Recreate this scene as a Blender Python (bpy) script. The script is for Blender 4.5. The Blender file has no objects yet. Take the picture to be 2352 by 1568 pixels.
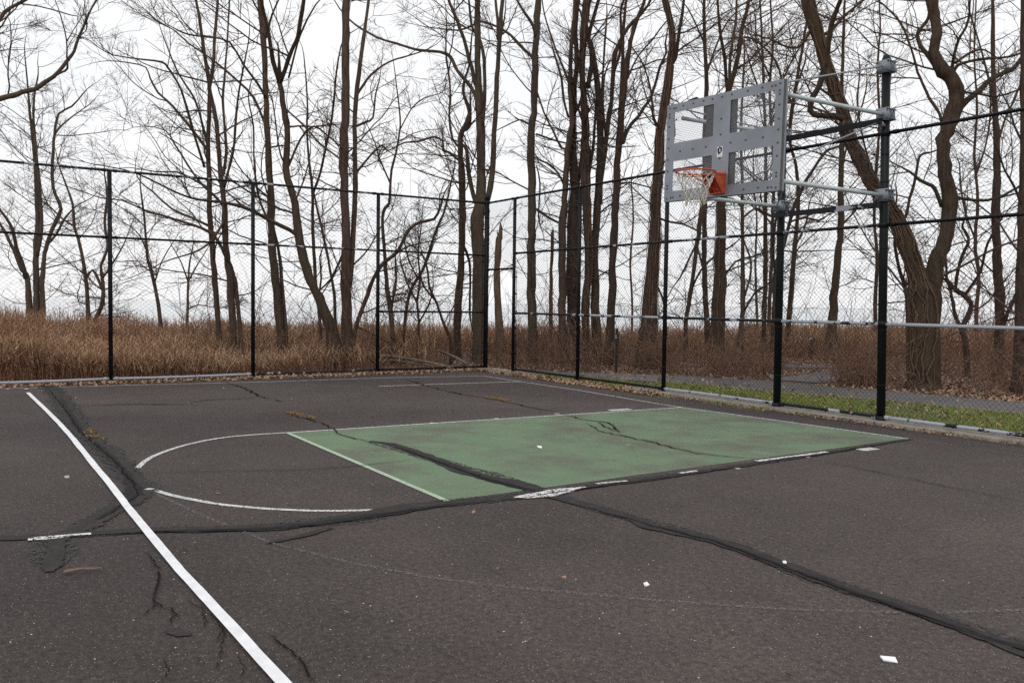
import bpy, math, random
import numpy as np
from mathutils import Vector
R=np.random.RandomState(7); random.seed(7)
sc=bpy.context.scene; COL=sc.collection
# ------------------------------------------------------------------ camera
W,H=2352.,1568.; F=1972.4
CAM=np.array([9.32104,-9.03743,1.48404])
FW=np.array([-0.83847971,0.54316044,-0.0439149]); RT=np.array([0.54316295,0.83952794,0.0129172]); UP=np.array([-0.0438839,0.01302214,0.99895176])
cd=bpy.data.cameras.new("camera"); cam=bpy.data.objects.new("camera",cd); COL.objects.link(cam)
cd.sensor_width=36; cd.lens=F/W*36; cd.clip_start=.05; cd.clip_end=3000
from mathutils import Matrix
cam.matrix_world=Matrix(((RT[0],UP[0],-FW[0],CAM[0]),(RT[1],UP[1],-FW[1],CAM[1]),(RT[2],UP[2],-FW[2],CAM[2]),(0,0,0,1)))
sc.camera=cam
def ray(x,y): return FW+RT*((x-W/2)/F)-UP*((y-H/2)/F)
def at(x,y,D): return CAM+ray(x,y)*D            # the place seen in direction (x,y), D metres ahead
def ground(x,y,z=0.):
    d=ray(x,y); return CAM+d*((z-CAM[2])/d[2])
def gl(pts): return [tuple(ground(*p)[:2]) for p in pts]
# ------------------------------------------------------------------ mesh helpers
class MB:
    def __init__(s): s.v=[]; s.q=[]; s.t=[]; s.qm=[]; s.tm=[]; s.n=0
    def add(s,v,q=None,t=None,m=0):
        v=np.asarray(v,float).reshape(-1,3)
        if q is not None and len(q): q=np.asarray(q,int).reshape(-1,4); s.q.append(q+s.n); s.qm.append(np.full(len(q),m))
        if t is not None and len(t): t=np.asarray(t,int).reshape(-1,3); s.t.append(t+s.n); s.tm.append(np.full(len(t),m))
        s.v.append(v); s.n+=len(v)
    def box(s,lo,hi,m=0,M=None):
        x0,y0,z0=lo; x1,y1,z1=hi
        v=np.array([(x0,y0,z0),(x1,y0,z0),(x1,y1,z0),(x0,y1,z0),(x0,y0,z1),(x1,y0,z1),(x1,y1,z1),(x0,y1,z1)],float)
        if M is not None: v=np.array([M(p) for p in v])
        s.add(v,[(0,3,2,1),(4,5,6,7),(0,1,5,4),(1,2,6,5),(2,3,7,6),(3,0,4,7)],m=m)
    def tubes(s,P,r,k=4,cap=False,m=0,jit=0):
        P=np.asarray(P,float); r=np.asarray(r,float)
        if P.ndim==2: P=P[None]; r=r[None]
        N,n,_=P.shape
        if N==0: return
        T=np.empty_like(P); T[:,1:-1]=P[:,2:]-P[:,:-2]; T[:,0]=P[:,1]-P[:,0]; T[:,-1]=P[:,-1]-P[:,-2]
        T/=np.linalg.norm(T,axis=2,keepdims=True)+1e-9
        mt=np.abs(T).mean(1); ref=np.eye(3)[np.argmin(mt,1)][:,None,:]
        U=np.cross(T,np.broadcast_to(ref,T.shape)); U/=np.linalg.norm(U,axis=2,keepdims=True)+1e-9
        V=np.cross(T,U)
        a=np.arange(k)*2*np.pi/k
        rr=r[:,:,None]*np.ones(k)
        if jit: rr=rr*(1+jit*R.randn(N,n,k))
        v=P[:,:,None,:]+rr[...,None]*(U[:,:,None,:]*np.cos(a)[:,None]+V[:,:,None,:]*np.sin(a)[:,None])
        i=np.arange(N)[:,None,None]*n*k+np.arange(n-1)[None,:,None]*k+np.arange(k)[None,None,:]
        j=np.arange(N)[:,None,None]*n*k+np.arange(n-1)[None,:,None]*k+((np.arange(k)+1)%k)[None,None,:]
        q=np.stack([i,j,j+k,i+k],-1).reshape(-1,4)
        base=s.n; s.add(v,q,m=m)
        if cap:
            for a_ in range(N):
                for e,flip in((0,1),(n-1,0)):
                    ids=[base+a_*n*k+e*k+b for b in range(k)]
                    c=P[a_,e]; s.v.append(c[None]); ci=s.n; s.n+=1
                    t=[(ids[b],ids[(b+1)%k],ci) if not flip else (ids[(b+1)%k],ids[b],ci) for b in range(k)]
                    s.t.append(np.array(t)); s.tm.append(np.full(k,m))
    def build(s,name,mats,parent=None,smooth=True):
        me=bpy.data.meshes.new(name)
        v=np.concatenate(s.v) if s.v else np.zeros((0,3))
        q=np.concatenate(s.q) if s.q else np.zeros((0,4),int); t=np.concatenate(s.t) if s.t else np.zeros((0,3),int)
        me.vertices.add(len(v)); me.vertices.foreach_set('co',v.astype(np.float32).ravel())
        nl=4*len(q)+3*len(t); me.loops.add(nl); me.polygons.add(len(q)+len(t))
        me.loops.foreach_set('vertex_index',np.concatenate([q.ravel(),t.ravel()]).astype(np.int32))
        ls=np.concatenate([np.arange(len(q))*4,4*len(q)+np.arange(len(t))*3]).astype(np.int32)
        me.polygons.foreach_set('loop_start',ls)
        mi=np.concatenate(s.qm+s.tm) if (s.qm or s.tm) else np.zeros(0)
        me.update(calc_edges=True)
        me.polygons.foreach_set('material_index',mi.astype(np.int32))
        me.polygons.foreach_set('use_smooth',np.full(len(q)+len(t),smooth))
        for m in (mats if isinstance(mats,(list,tuple)) else [mats]): me.materials.append(m)
        me.update()
        return link(name,me,parent)
def link(name,me,parent=None):
    o=bpy.data.objects.new(name,me); COL.objects.link(o)
    if parent: o.parent=parent; o.matrix_parent_inverse=Matrix.Translation(parent.location).inverted() if parent.type=='EMPTY' else Matrix.Identity(4)
    return o
def tag(o,label=None,cat=None,group=None,kind=None):
    if label: o['label']=label
    if cat: o['category']=cat
    if group: o['group']=group
    if kind: o['kind']=kind
    return o
def empty(name,loc,label,cat,group=None):
    o=bpy.data.objects.new(name,None); COL.objects.link(o); o.location=loc; o.empty_display_size=.2
    return tag(o,label,cat,group)
def tube(mb,pts,r,k=10,cap=True,m=0):
    pts=np.asarray(pts,float); r=np.full(len(pts),r) if np.isscalar(r) else np.asarray(r,float)
    mb.tubes(pts,r,k,cap,m)
def lathe(mb,c,prof,k=14,m=0):
    pts=np.array([(c[0],c[1],c[2]+z) for r,z in prof]); tube(mb,pts,[r for r,z in prof],k,True,m)
# ------------------------------------------------------------------ materials
def mat(name): 
    m=bpy.data.materials.new(name); m.use_nodes=True; nt=m.node_tree; b=nt.nodes['Principled BSDF']; return m,nt,b
def N(nt,t,**k):
    n=nt.nodes.new(t)
    for a,v in k.items():
        if a in n.inputs.keys(): n.inputs[a].default_value=v
        else: setattr(n,a,v)
    return n
def noise(nt,scale,detail=3,rough=.6,vec=None,stretch=None):
    n=N(nt,'ShaderNodeTexNoise'); n.inputs['Scale'].default_value=scale; n.inputs['Detail'].default_value=detail; n.inputs['Roughness'].default_value=rough
    g=N(nt,'ShaderNodeNewGeometry'); v=g.outputs['Position']
    if stretch:
        mp=N(nt,'ShaderNodeMapping'); mp.inputs['Scale'].default_value=stretch; nt.links.new(v,mp.inputs['Vector']); v=mp.outputs['Vector']
    nt.links.new(v,n.inputs['Vector']); return n.outputs['Fac']
def ramp(nt,fac,stops):
    r=N(nt,'ShaderNodeValToRGB'); e=r.color_ramp.elements
    while len(e)<len(stops): e.new(.5)
    for i,(p,c) in enumerate(stops): e[i].position=p; e[i].color=(*c,1) if len(c)==3 else c
    nt.links.new(fac,r.inputs['Fac']); return r.outputs['Color']
def mix(nt,a,b,fac,mode='MIX'):
    m=N(nt,'ShaderNodeMix',data_type='RGBA',blend_type=mode)
    for s,x in((6,a),(7,b)):
        if isinstance(x,tuple): m.inputs[s].default_value=(*x,1)
        else: nt.links.new(x,m.inputs[s])
    if isinstance(fac,(int,float)): m.inputs[0].default_value=fac
    else: nt.links.new(fac,m.inputs[0])
    return m.outputs[2]
def bump(nt,b,h,strength=.4,dist=.01):
    n=N(nt,'ShaderNodeBump'); n.inputs['Strength'].default_value=strength; n.inputs['Distance'].default_value=dist
    nt.links.new(h,n.inputs['Height']); nt.links.new(n.outputs[0],b.inputs['Normal'])
def simple(name,col,rough=.6,metal=0.,var=.25,scale=8.,bmp=0.,spec=.5):
    m,nt,b=mat(name)
    lo=tuple(c*(1-var) for c in col); hi=tuple(min(1,c*(1+var)) for c in col)
    c=ramp(nt,noise(nt,scale,4),[(.3,lo),(.7,hi)]); nt.links.new(c,b.inputs['Base Color'])
    b.inputs['Roughness'].default_value=rough; b.inputs['Metallic'].default_value=metal; b.inputs['Specular IOR Level'].default_value=spec
    if bmp: bump(nt,b,noise(nt,scale*6,4),bmp,.004)
    return m
def asphalt(name,dark,lite,chips=True,mot=(.82,1.15)):
    m,nt,b=mat(name)
    fine=noise(nt,115,4,.8); mid=noise(nt,30,3,.7); big=noise(nt,.55,5,.62)
    c=ramp(nt,fine,[(.34,dark),(.5,tuple((a+b_)/2 for a,b_ in zip(dark,lite))),(.68,lite)])
    c=mix(nt,c,ramp(nt,mid,[(.3,(.50,.48,.48)),(.7,(1.50,1.48,1.45))]),1.,'MULTIPLY')
    c=mix(nt,c,ramp(nt,big,[(.3,(mot[0],)*3),(.7,(mot[1],mot[1]*.985,mot[1]*.97))]),1.,'MULTIPLY')
    c=mix(nt,c,ramp(nt,noise(nt,.19,3,.5),[(.36,(.66,.64,.64)),(.64,(1.2,1.18,1.17))]),1.,'MULTIPLY'); c=mix(nt,c,ramp(nt,noise(nt,3.1,5,.7),[(.3,(.86,.85,.85)),(.7,(1.13,1.12,1.11))]),1.,'MULTIPLY')
    if chips:
        for sc_,th,cut,colr in((55,.15,.93,(.42,.40,.38)),(21,.085,.93,(.72,.70,.68)),(90,.25,.86,(.26,.23,.205))):
            v=N(nt,'ShaderNodeTexVoronoi'); v.inputs['Scale'].default_value=sc_
            g=N(nt,'ShaderNodeNewGeometry'); nt.links.new(g.outputs['Position'],v.inputs['Vector'])
            a=N(nt,'ShaderNodeMath',operation='LESS_THAN'); nt.links.new(v.outputs['Distance'],a.inputs[0]); a.inputs[1].default_value=th
            sp=N(nt,'ShaderNodeSeparateColor'); nt.links.new(v.outputs['Color'],sp.inputs[0])
            gt=N(nt,'ShaderNodeMath',operation='GREATER_THAN'); nt.links.new(sp.outputs[0],gt.inputs[0]); gt.inputs[1].default_value=cut
            mu=N(nt,'ShaderNodeMath',operation='MULTIPLY'); nt.links.new(a.outputs[0],mu.inputs[0]); nt.links.new(gt.outputs[0],mu.inputs[1])
            c=mix(nt,c,colr,mu.outputs[0])
    nt.links.new(c,b.inputs['Base Color']); b.inputs['Roughness'].default_value=.85; b.inputs['Specular IOR Level'].default_value=.35
    bump(nt,b,fine,.6,.006)
    return m
def worn(name,col,lo,hi,scale=40,rough=.7):       # paint with holes worn through to what lies below
    m,nt,b=mat(name)
    c=ramp(nt,noise(nt,9,4),[(.3,tuple(x*.8 for x in col)),(.7,col)]); nt.links.new(c,b.inputs['Base Color']); b.inputs['Roughness'].default_value=rough
    f=ramp(nt,noise(nt,scale,5,.75),[(lo,(0,0,0)),(hi,(1,1,1))])
    tr=N(nt,'ShaderNodeBsdfTransparent'); ms=N(nt,'ShaderNodeMixShader'); nt.links.new(f,ms.inputs[0]); nt.links.new(tr.outputs[0],ms.inputs[1]); nt.links.new(b.outputs[0],ms.inputs[2])
    nt.links.new(ms.outputs[0],nt.nodes['Material Output'].inputs['Surface'])
    return m
def bark(name,a,b_,c_=None,sc_=1.):
    m,nt,b=mat(name)
    n1=noise(nt,14*sc_,5,.7,stretch=(1.6,1.6,.22)); n2=noise(nt,1.1,3)
    c=ramp(nt,n1,[(.3,a),(.7,b_)])
    if c_: c=mix(nt,c,c_,ramp(nt,n2,[(.45,(0,0,0)),(.7,(.75,.75,.75))]))
    nt.links.new(c,b.inputs['Base Color']); b.inputs['Roughness'].default_value=.95; b.inputs['Specular IOR Level'].default_value=.15
    bump(nt,b,n1,.9,.03); return m
def peeled(name,lo,hi):                             # black paint flaking off galvanised pipe
    m,nt,b=mat(name)
    f=ramp(nt,noise(nt,3.2,5,.6),[(lo,(0,0,0)),(hi,(1,1,1))])
    c=mix(nt,(.011,.012,.015),(.36,.38,.43),f); nt.links.new(c,b.inputs['Base Color']); b.inputs['Roughness'].default_value=.5; b.inputs['Specular IOR Level'].default_value=.3
    return m
def sealm():
    m,nt,b=mat('crack sealant'); n1=noise(nt,7,5,.7); n2=noise(nt,55,3,.7)
    c=ramp(nt,n1,[(.3,(.023,.0205,.021)),(.5,(.037,.033,.033)),(.72,(.064,.056,.054))]); c=mix(nt,c,ramp(nt,n2,[(.3,(.7,.7,.7)),(.72,(1.35,1.33,1.3))]),1.,'MULTIPLY')
    nt.links.new(c,b.inputs['Base Color']); nt.links.new(ramp(nt,n1,[(.35,(.7,.7,.7)),(.6,(.95,.95,.95))]),b.inputs['Roughness']); b.inputs['Specular IOR Level'].default_value=.14; bump(nt,b,n2,.2,.004); return m
M={}
M['asphalt']=asphalt('court asphalt',(.016,.0128,.0126),(.108,.088,.082))
M['path']=asphalt('path asphalt',(.075,.072,.075),(.17,.165,.17),chips=False)
M['seal']=sealm(); M['seal2']=simple('second pour of sealant',(.019,.017,.0175),.8,0,.3,16,.3,.14)
M['smear']=worn('thin sealant smear',(.030,.0265,.027),.46,.58,26)
M['crack']=simple('open crack',(.010,.008,.008),.95,spec=.1)
M['white']=worn('fresh white line',(.86,.86,.88),.27,.33,75)
M['line']=worn('worn white line',(.72,.72,.71),.40,.50,55)
M['faint']=worn('ghost line',(.24,.23,.22),.48,.68,60)
M['speck']=worn('flaking white paint',(.80,.79,.77),.44,.50,42)
M['ltgreen']=worn('pale green line',(.42,.52,.38),.33,.45,50)
M['tuft']=simple('dry moss',(.27,.16,.05),.95,0,.5,60)
def keymat():
    m,nt,b=mat('green court paint')
    c=ramp(nt,noise(nt,2.2,5,.6),[(.3,(.110,.170,.096)),(.7,(.136,.202,.115))])
    c=mix(nt,c,(.098,.092,.070),ramp(nt,noise(nt,.9,7,.7),[(.45,(0,0,0)),(.64,(.85,.85,.85))]))
    c=mix(nt,c,ramp(nt,noise(nt,130,2),[(.3,(.86,.86,.86)),(.7,(1.13,1.13,1.13))]),1.,'MULTIPLY')
    nt.links.new(c,b.inputs['Base Color']); b.inputs['Roughness'].default_value=.75; bump(nt,b,noise(nt,150,3),.35,.005); return m
M['key']=keymat()
M['concrete']=simple('kerb concrete',(.23,.205,.17),.9,0,.3,7,.3)
def earth():
    m,nt,b=mat('woodland soil')
    c=ramp(nt,noise(nt,9,6,.75),[(.3,(.050,.028,.018)),(.5,(.105,.062,.040)),(.7,(.19,.125,.085))])
    nt.links.new(c,b.inputs['Base Color']); b.inputs['Roughness'].default_value=1.; bump(nt,b,noise(nt,30,4),.7,.03); return m
M['soil']=earth()
M['turf']=simple('turf soil',(.070,.085,.025),1.,0,.5,9,.5)
M['grass']=None
M['black']=simple('black fence paint',(.0055,.006,.008),.5,0,.3,5,spec=.22)
M['blackpole']=simple('black pole paint',(.0055,.008,.0085),.48,0,.3,4,spec=.22)
M['wire']=simple('vinyl coated wire',(.020,.018,.018),.6,0,.2,5,spec=.2)
M['peel']=peeled('flaking pipe',.56,.58); M['bare']=peeled('bare galvanised pipe',.27,.29); M['half']=peeled('half bare pipe',.44,.46)
M['steel']=simple('grey backboard steel',(.235,.255,.285),.42,.35,.14,3.,.0)
M['perf']=simple('perforated steel',(.20,.215,.24),.5,.3,.1,3)
M['edge']=simple('dark board edge',(.10,.095,.09),.7,0,.3,12)
M['galv']=simple('pale galvanised arm',(.50,.56,.57),.45,.1,.15,5)
M['brk']=simple('bracket steel',(.23,.255,.29),.5,.2,.2,9)
M['bolt']=simple('bolt steel',(.09,.10,.115),.45,.4,.2,9)
M['rim']=simple('orange rim paint',(.52,.075,.030),.5,0,.3,14)
M['net']=simple('net cord',(.60,.57,.50),.9,0,.25,20)
M['cable']=simple('steel cable',(.28,.30,.33),.5,.3,.2,9)
M['paper']=simple('white paper',(.85,.85,.85),.8,0,.05,9)
M['ink']=simple('sticker ink',(.018,.012,.016),.6,0,.3,40)
M['grey']=simple('sticker grey',(.35,.35,.34),.7)
M['sign']=simple('dark sign board',(.020,.024,.024),.6,0,.3,9); M['lett']=simple('sign lettering',(.62,.66,.60),.7)
M['bark']=bark('brown bark',(.042,.029,.022),(.150,.104,.076))
M['barkg']=bark('grey green bark',(.044,.032,.025),(.150,.112,.083),(.11,.09,.058))
M['barkd']=bark('dark bark',(.030,.020,.016),(.108,.073,.054))
M['barkmoss']=bark('mossy bark',(.030,.021,.016),(.110,.075,.052),(.088,.070,.036),.8)
M['twig']=simple('twig bark',(.105,.073,.060),.95,0,.3,6,spec=.1)
M['twigd']=simple('dark twig bark',(.062,.043,.038),.95,0,.3,6,spec=.1)
M['vine']=simple('vine stem',(.13,.085,.058),.95,0,.35,9,spec=.1)
M['snag']=bark('rotten wood',(.065,.042,.030),(.21,.145,.10))
M['limb']=simple('fallen limb bark',(.21,.155,.115),.95,0,.4,11,.3)
def vary(name,stops,rough=.95,sc=5.):
    m,nt,b=mat(name); c=ramp(nt,noise(nt,sc,4,.8),stops); nt.links.new(c,b.inputs['Base Color']); b.inputs['Roughness'].default_value=rough; b.inputs['Specular IOR Level'].default_value=.15; return m
M['reed']=vary('dry reed stalk',[(.3,(.11,.050,.030)),(.5,(.24,.120,.072)),(.72,(.50,.34,.22))],sc=23.); M['plume']=vary('dry reed plume',[(.3,(.30,.170,.095)),(.5,(.50,.325,.20)),(.72,(.66,.48,.32))],sc=17.)
M['bramble']=vary('bramble stem',[(.3,(.10,.048,.034)),(.5,(.23,.130,.088)),(.72,(.46,.31,.22))],sc=19.)
M['leaf']=vary('dead leaf',[(.3,(.16,.085,.055)),(.5,(.32,.20,.135)),(.72,(.58,.45,.34))],sc=31.)
M['grass']=vary('grass blade',[(.3,(.13,.175,.035)),(.5,(.24,.285,.062)),(.68,(.46,.40,.19))],.7,6.)
# ------------------------------------------------------------------ world and sun (overcast)
SUN_EL,SUN_AZ=math.radians(52),math.radians(150)
w=bpy.data.worlds.new("World"); sc.world=w; w.use_nodes=True; nt=w.node_tree
bg=nt.nodes['Background']; sky=nt.nodes.new('ShaderNodeTexSky'); sky.sky_type='NISHITA'; sky.sun_disc=False; sky.sun_elevation=SUN_EL; sky.sun_rotation=SUN_AZ; sky.air_density=1.; sky.dust_density=3.
tc=nt.nodes.new('ShaderNodeTexCoord'); mp=nt.nodes.new('ShaderNodeMapping'); mp.inputs['Scale'].default_value=(1,1,3.5); nt.links.new(tc.outputs['Generated'],mp.inputs['Vector'])
cl=nt.nodes.new('ShaderNodeTexNoise'); cl.inputs['Scale'].default_value=2.2; cl.inputs['Detail'].default_value=5; nt.links.new(mp.outputs[0],cl.inputs['Vector'])
cr=ramp(nt,cl.outputs['Fac'],[(.3,(10.2,10.35,10.6)),(.6,(11.0,11.0,11.05))])
mx=mix(nt,sky.outputs[0],cr,.93); nt.links.new(mx,bg.inputs['Color']); bg.inputs['Strength'].default_value=.1
sd=bpy.data.lights.new('sun','SUN'); sd.energy=.6; sd.angle=math.radians(25); sd.color=(1,.97,.93)
so=bpy.data.objects.new('sun',sd); COL.objects.link(so)
dv=Vector((math.cos(SUN_EL)*math.sin(SUN_AZ),math.cos(SUN_EL)*math.cos(SUN_AZ),math.sin(SUN_EL))); so.rotation_euler=dv.to_track_quat('Z','Y').to_euler()
so.location=(0,0,30)
sc.view_settings.view_transform='Standard'; sc.view_settings.look='None'; sc.view_settings.exposure=0; sc.view_settings.gamma=1; sc.view_settings.use_curve_mapping=False
sc.cycles.max_bounces=5; sc.cycles.diffuse_bounces=3; sc.cycles.glossy_bounces=2; sc.cycles.transparent_max_bounces=8; sc.cycles.use_denoising=False
# ------------------------------------------------------------------ ground sheets
def sheet(name,poly,z,m,kind='structure',sub=None):
    from mathutils.geometry import tessellate_polygon
    v=[(x,y,z) for x,y in poly]; mb=MB(); mb.add(v,t=tessellate_polygon([[Vector(p) for p in v]])); o=mb.build(name,m,smooth=False)
    nrm=o.data.polygons[0].normal
    if nrm.z<0: o.data.flip_normals()
    o['kind']=kind; return o
S=1800
sheet('ground',[(-S,-S),(S,-S),(S,S),(-S,S)],-.03,M['soil'])
wm,wnt,wb=mat('sea water'); wb.inputs['Base Color'].default_value=(.30,.36,.40,1); wb.inputs['Roughness'].default_value=.12; bump(wnt,wb,noise(wnt,1.2,4),.25,.05)
c0=CAM[:2]; ang=np.radians(np.arange(-20,201,10)); fa=math.atan2(FW[1],FW[0])
inn=[(c0[0]+43*math.cos(fa+a-math.pi/2),c0[1]+43*math.sin(fa+a-math.pi/2)) for a in ang]; out=[(c0[0]+1600*math.cos(fa+a-math.pi/2),c0[1]+1600*math.sin(fa+a-math.pi/2)) for a in ang]
mb=MB(); n=len(ang); mb.add([(x,y,-.02) for x,y in inn+out],[(i,i+n,i+n+1,i+1) for i in range(n-1)]); mb.build('water',wm)['kind']='structure'
edge=[(-6.86,-16)]+[(-6.86+.09*math.sin(i*1.7)+.05*R.randn(),-16+i*.55) for i in range(1,30)]+[(-6.55,.52)]+[(-6+i*.6,.50+.05*R.randn()+.02*i) for i in range(1,18)]+[(5.,.84),(15,1.0),(15,-17)]
sheet('court_asphalt',edge,0.,M['asphalt'])
FAR=[(-7.4,1.25),(-6.02,2.3),(-4.14,4.07),(-1.58,4.83),(-.27,5.22),(2.2,5.48),(5,5.9),(14,7.5)]
NEAR=[(-6.2,1.15),(-4.47,1.75),(-2.76,2.73),(-.74,3.05),(.8,3.55),(3.02,3.83),(5,4.1),(14,5.6)]
sheet('path',NEAR+FAR[::-1],-.012,M['path'])
spur=np.array(gl([(1815,874),(1900,866),(1975,852),(1950,843),(1860,841),(1700,838),(1560,836)]))
def ribbon(mb,pts,wd,z,jag=0.,step=.12,taper=False,m=0,wn=0.,kf=2):
    pts=np.asarray(pts,float); pts=CAM[:2]+(pts-CAM[:2])*(1-z/CAM[2]); seg=np.linalg.norm(np.diff(pts,axis=0),axis=1); s=np.r_[0,np.cumsum(seg)]
    n=max(3,int(s[-1]/step)+1); t=np.linspace(0,s[-1],n); P=np.stack([np.interp(t,s,pts[:,i]) for i in(0,1)],1)
    w_=np.interp(t,s,wd) if not np.isscalar(wd) else np.full(n,float(wd))
    Ps=P.copy()
    for _ in range(12): Ps[1:-1]=.25*Ps[:-2]+.5*Ps[1:-1]+.25*Ps[2:]
    T=np.gradient(Ps,axis=0); T/=np.linalg.norm(T,axis=1,keepdims=True)+1e-9; Nn=np.stack([-T[:,1],T[:,0]],1)
    if jag: P=P+R.randn(n,2)*jag
    if taper: w_=w_*np.clip(np.minimum(np.arange(n),np.arange(n)[::-1])/max(2,n*.15),.08,1)
    a=w_*(.5+wn*smooth(n,kf)); b=w_*(.5+wn*smooth(n,kf))
    zz=z+np.arange(n)*6e-6; v=np.concatenate([np.c_[P+Nn*a[:,None],zz],np.c_[P-Nn*b[:,None],zz+8e-5*(np.arange(n)%2)]])
    mb.add(v,[(i+n,i+n+1,i+1,i) for i in range(n-1)],m=m)
def smooth(n,k=2):
    x=R.randn(n); y=np.interp(np.arange(n),np.arange(0,n+k,k),R.randn(len(np.arange(0,n+k,k)))); return np.clip(.75*y+(.35 if k<4 else .12)*x,-1.6,1.6)
mb=MB(); ribbon(mb,spur,1.25,-.016,step=.5); mb.build('side_path',M['path'],smooth=False)['kind']='structure'
gs=[(-6.1,1.12)]+[(x,1.12) for x in(-4,0,5,14)]+[(14,5.55),(5,4.08),(3.02,3.8),(.8,3.52),(-.74,3.02),(-2.76,2.68),(-4.47,1.7)]
sheet('verge',gs,-.02,M['turf'])
key=[(0,-5.94),(3.66,-5.94),(3.66,0),(0,0)]
kp=gl([(660,993),(1028,1150),(2085,1007),(1565,935)])
sheet('key_paint',kp,.002,M['key'])
# painted lines
mb=MB()
for pts,wd in(([(660,993),(1000,971),(1300,952),(1565,935)],.045),([(1565,935),(1830,971),(2085,1007)],.04),
  ([(1565,935),(1500,925),(1330,896),(1195,876),(1110,863)],.035),([(0,892),(300,884),(600,877),(900,867),(1110,863)],.04),([(870,887),(1000,882),(1195,876)],.05),
  ([(660,993),(590,997),(530,1002),(480,1009),(430,1020),(393,1031),(360,1043),(335,1056),(316,1074)],.05),([(345,1121),(380,1133),(420,1142),(500,1157),(560,1163),(620,1168),(740,1173),(870,1170)],.05),
  ([(1000,972),(990,970)],.05),([(1147,962),(1137,960)],.05),([(1285,950),(1273,949)],.05),([(1400,942),(1447,939)],.13),([(1683,1073),(1699,1076)],.05),([(1840,1047),(1860,1050)],.05),([(1975,1033),(2010,1029)],.13)):
    ribbon(mb,gl(pts),wd,.004,step=.15)
mb.build('court_lines',M['line'],smooth=False)['kind']='structure'
mb=MB(); ribbon(mb,gl([(660,993),(840,1070),(1028,1150)]),.05,.0045,step=.2); mb.build('free_throw_line',M['ltgreen'],smooth=False)['kind']='structure'
mb=MB(); ribbon(mb,gl([(2085,1007),(2352,1045),(2600,1080)]),.035,.004,step=.15); ribbon(mb,gl([(350,1130),(470,1185),(620,1245),(800,1290),(1000,1327),(1200,1350),(1500,1377),(1800,1397),(2050,1405),(2200,1405),(2352,1399),(2600,1380)]),.032,.0043,step=.15); mb.build('faded_arc',M['faint'],smooth=False)['kind']='structure'
mb=MB(); ribbon(mb,gl([(64,901),(100,935),(137,972),(168,1007),(197,1043),(227,1080),(257,1116),(293,1163),(330,1208),(371,1258),(413,1308),(458,1356),(503,1404),(550,1455),(597,1507),(651,1566),(780,1710)]),.054,.012,step=.1,wn=.025)
ribbon(mb,gl([(56,893),(64,893)]),.06,.012)
mb.build('white_line',M['white'],smooth=False)['kind']='structure'
# sealed cracks
mb=MB(); z=.0065
ribbon(mb,gl([(108,886),(125,895),(140,915),(150,935),(165,955),(185,985),(215,1010),(250,1040),(278,1065),(300,1095),(322,1122),(318,1138)]),[.17,.21,.21,.21,.22,.19,.18,.17,.18,.17,.18,.16],z,.006,.05,wn=.12)
ribbon(mb,gl([(338,1122),(316,1138),(270,1165),(225,1188),(190,1213),(110,1236)]),[.1,.2,.17,.15,.14,.1],z+.001,.006,.06,wn=.12)
ribbon(mb,gl([(128,1232),(128,1250),(126,1270),(122,1290),(113,1311)]),[.17,.105,.10,.125,.05],z+.0015,.004,.02,wn=.10)
ribbon(mb,gl([(-120,1240),(0,1235),(100,1233),(220,1222),(340,1215),(500,1213),(620,1209),(720,1199),(800,1190),(870,1175),(950,1162),(1030,1154),(1120,1146),(1200,1138),(1290,1126),(1400,1110),(1500,1099),(1600,1084),(1750,1060),(1850,1047),(1950,1030),(2090,1008)]),
   [.10,.10,.11,.11,.115,.12,.14,.16,.2,.2,.17,.15,.14,.13,.10,.10,.09,.09,.08,.08,.09,.03],z,.004,.09,wn=.13)
ribbon(mb,gl([(612,1246),(650,1238),(700,1228),(760,1210)]),[.02,.06,.07,.05],z+.001,.004,.08,wn=.1)
ribbon(mb,gl([(848,1012),(900,1019),(950,1037),(1000,1054),(1060,1078),(1120,1097),(1180,1108),(1240,1127),(1300,1146),(1380,1166),(1450,1188),(1500,1208),(1580,1226),(1650,1241),(1720,1266),(1790,1293),(1870,1325),(1950,1352),(2050,1382),(2130,1410),(2200,1437),(2250,1457),(2310,1474),(2380,1490)]),
   [.03,.1,.15,.15,.17,.17,.2,.22,.13,.12,.12,.14,.13,.12,.14,.14,.13,.125,.12,.115,.11,.11,.1,.09],z+.0005,.004,.07,wn=.10)
ribbon(mb,gl([(2220,1442),(2290,1478),(2352,1504),(2420,1530)]),[.02,.05,.05,.05],z+.0008,.003,.07,wn=.1)
ribbon(mb,gl([(383,1446),(395,1447),(408,1450),(422,1454),(436,1456)]),[.02,.06,.075,.06,.02],z,.002,.015,wn=.1)
zz_=z+.0012
for pts,wd in(([(320,1220),(500,1216),(620,1212),(740,1200),(860,1183),(980,1164),(1090,1152)],[.03,.06,.07,.08,.09,.07,.03]),([(900,1020),(1000,1057),(1120,1100),(1230,1127)],[.03,.07,.08,.05]),([(1480,1204),(1650,1244),(1790,1297),(1950,1356),(2130,1416),(2300,1474),(2390,1494)],[.02,.05,.06,.055,.05,.05,.04]),([(140,915),(185,990),(250,1045),(300,1100),(300,1150),(225,1192)],[.06,.08,.07,.08,.07,.04]),([(300,1099),(318,1122),(322,1137)],[.05,.07,.04])):
    ribbon(mb,gl(pts),wd,zz_,.002,.05,wn=.15,m=1)
mb.build('crack_sealant',[M['seal'],M['seal2']],smooth=False)['kind']='structure'
mb=MB(); z=.0052
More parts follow.
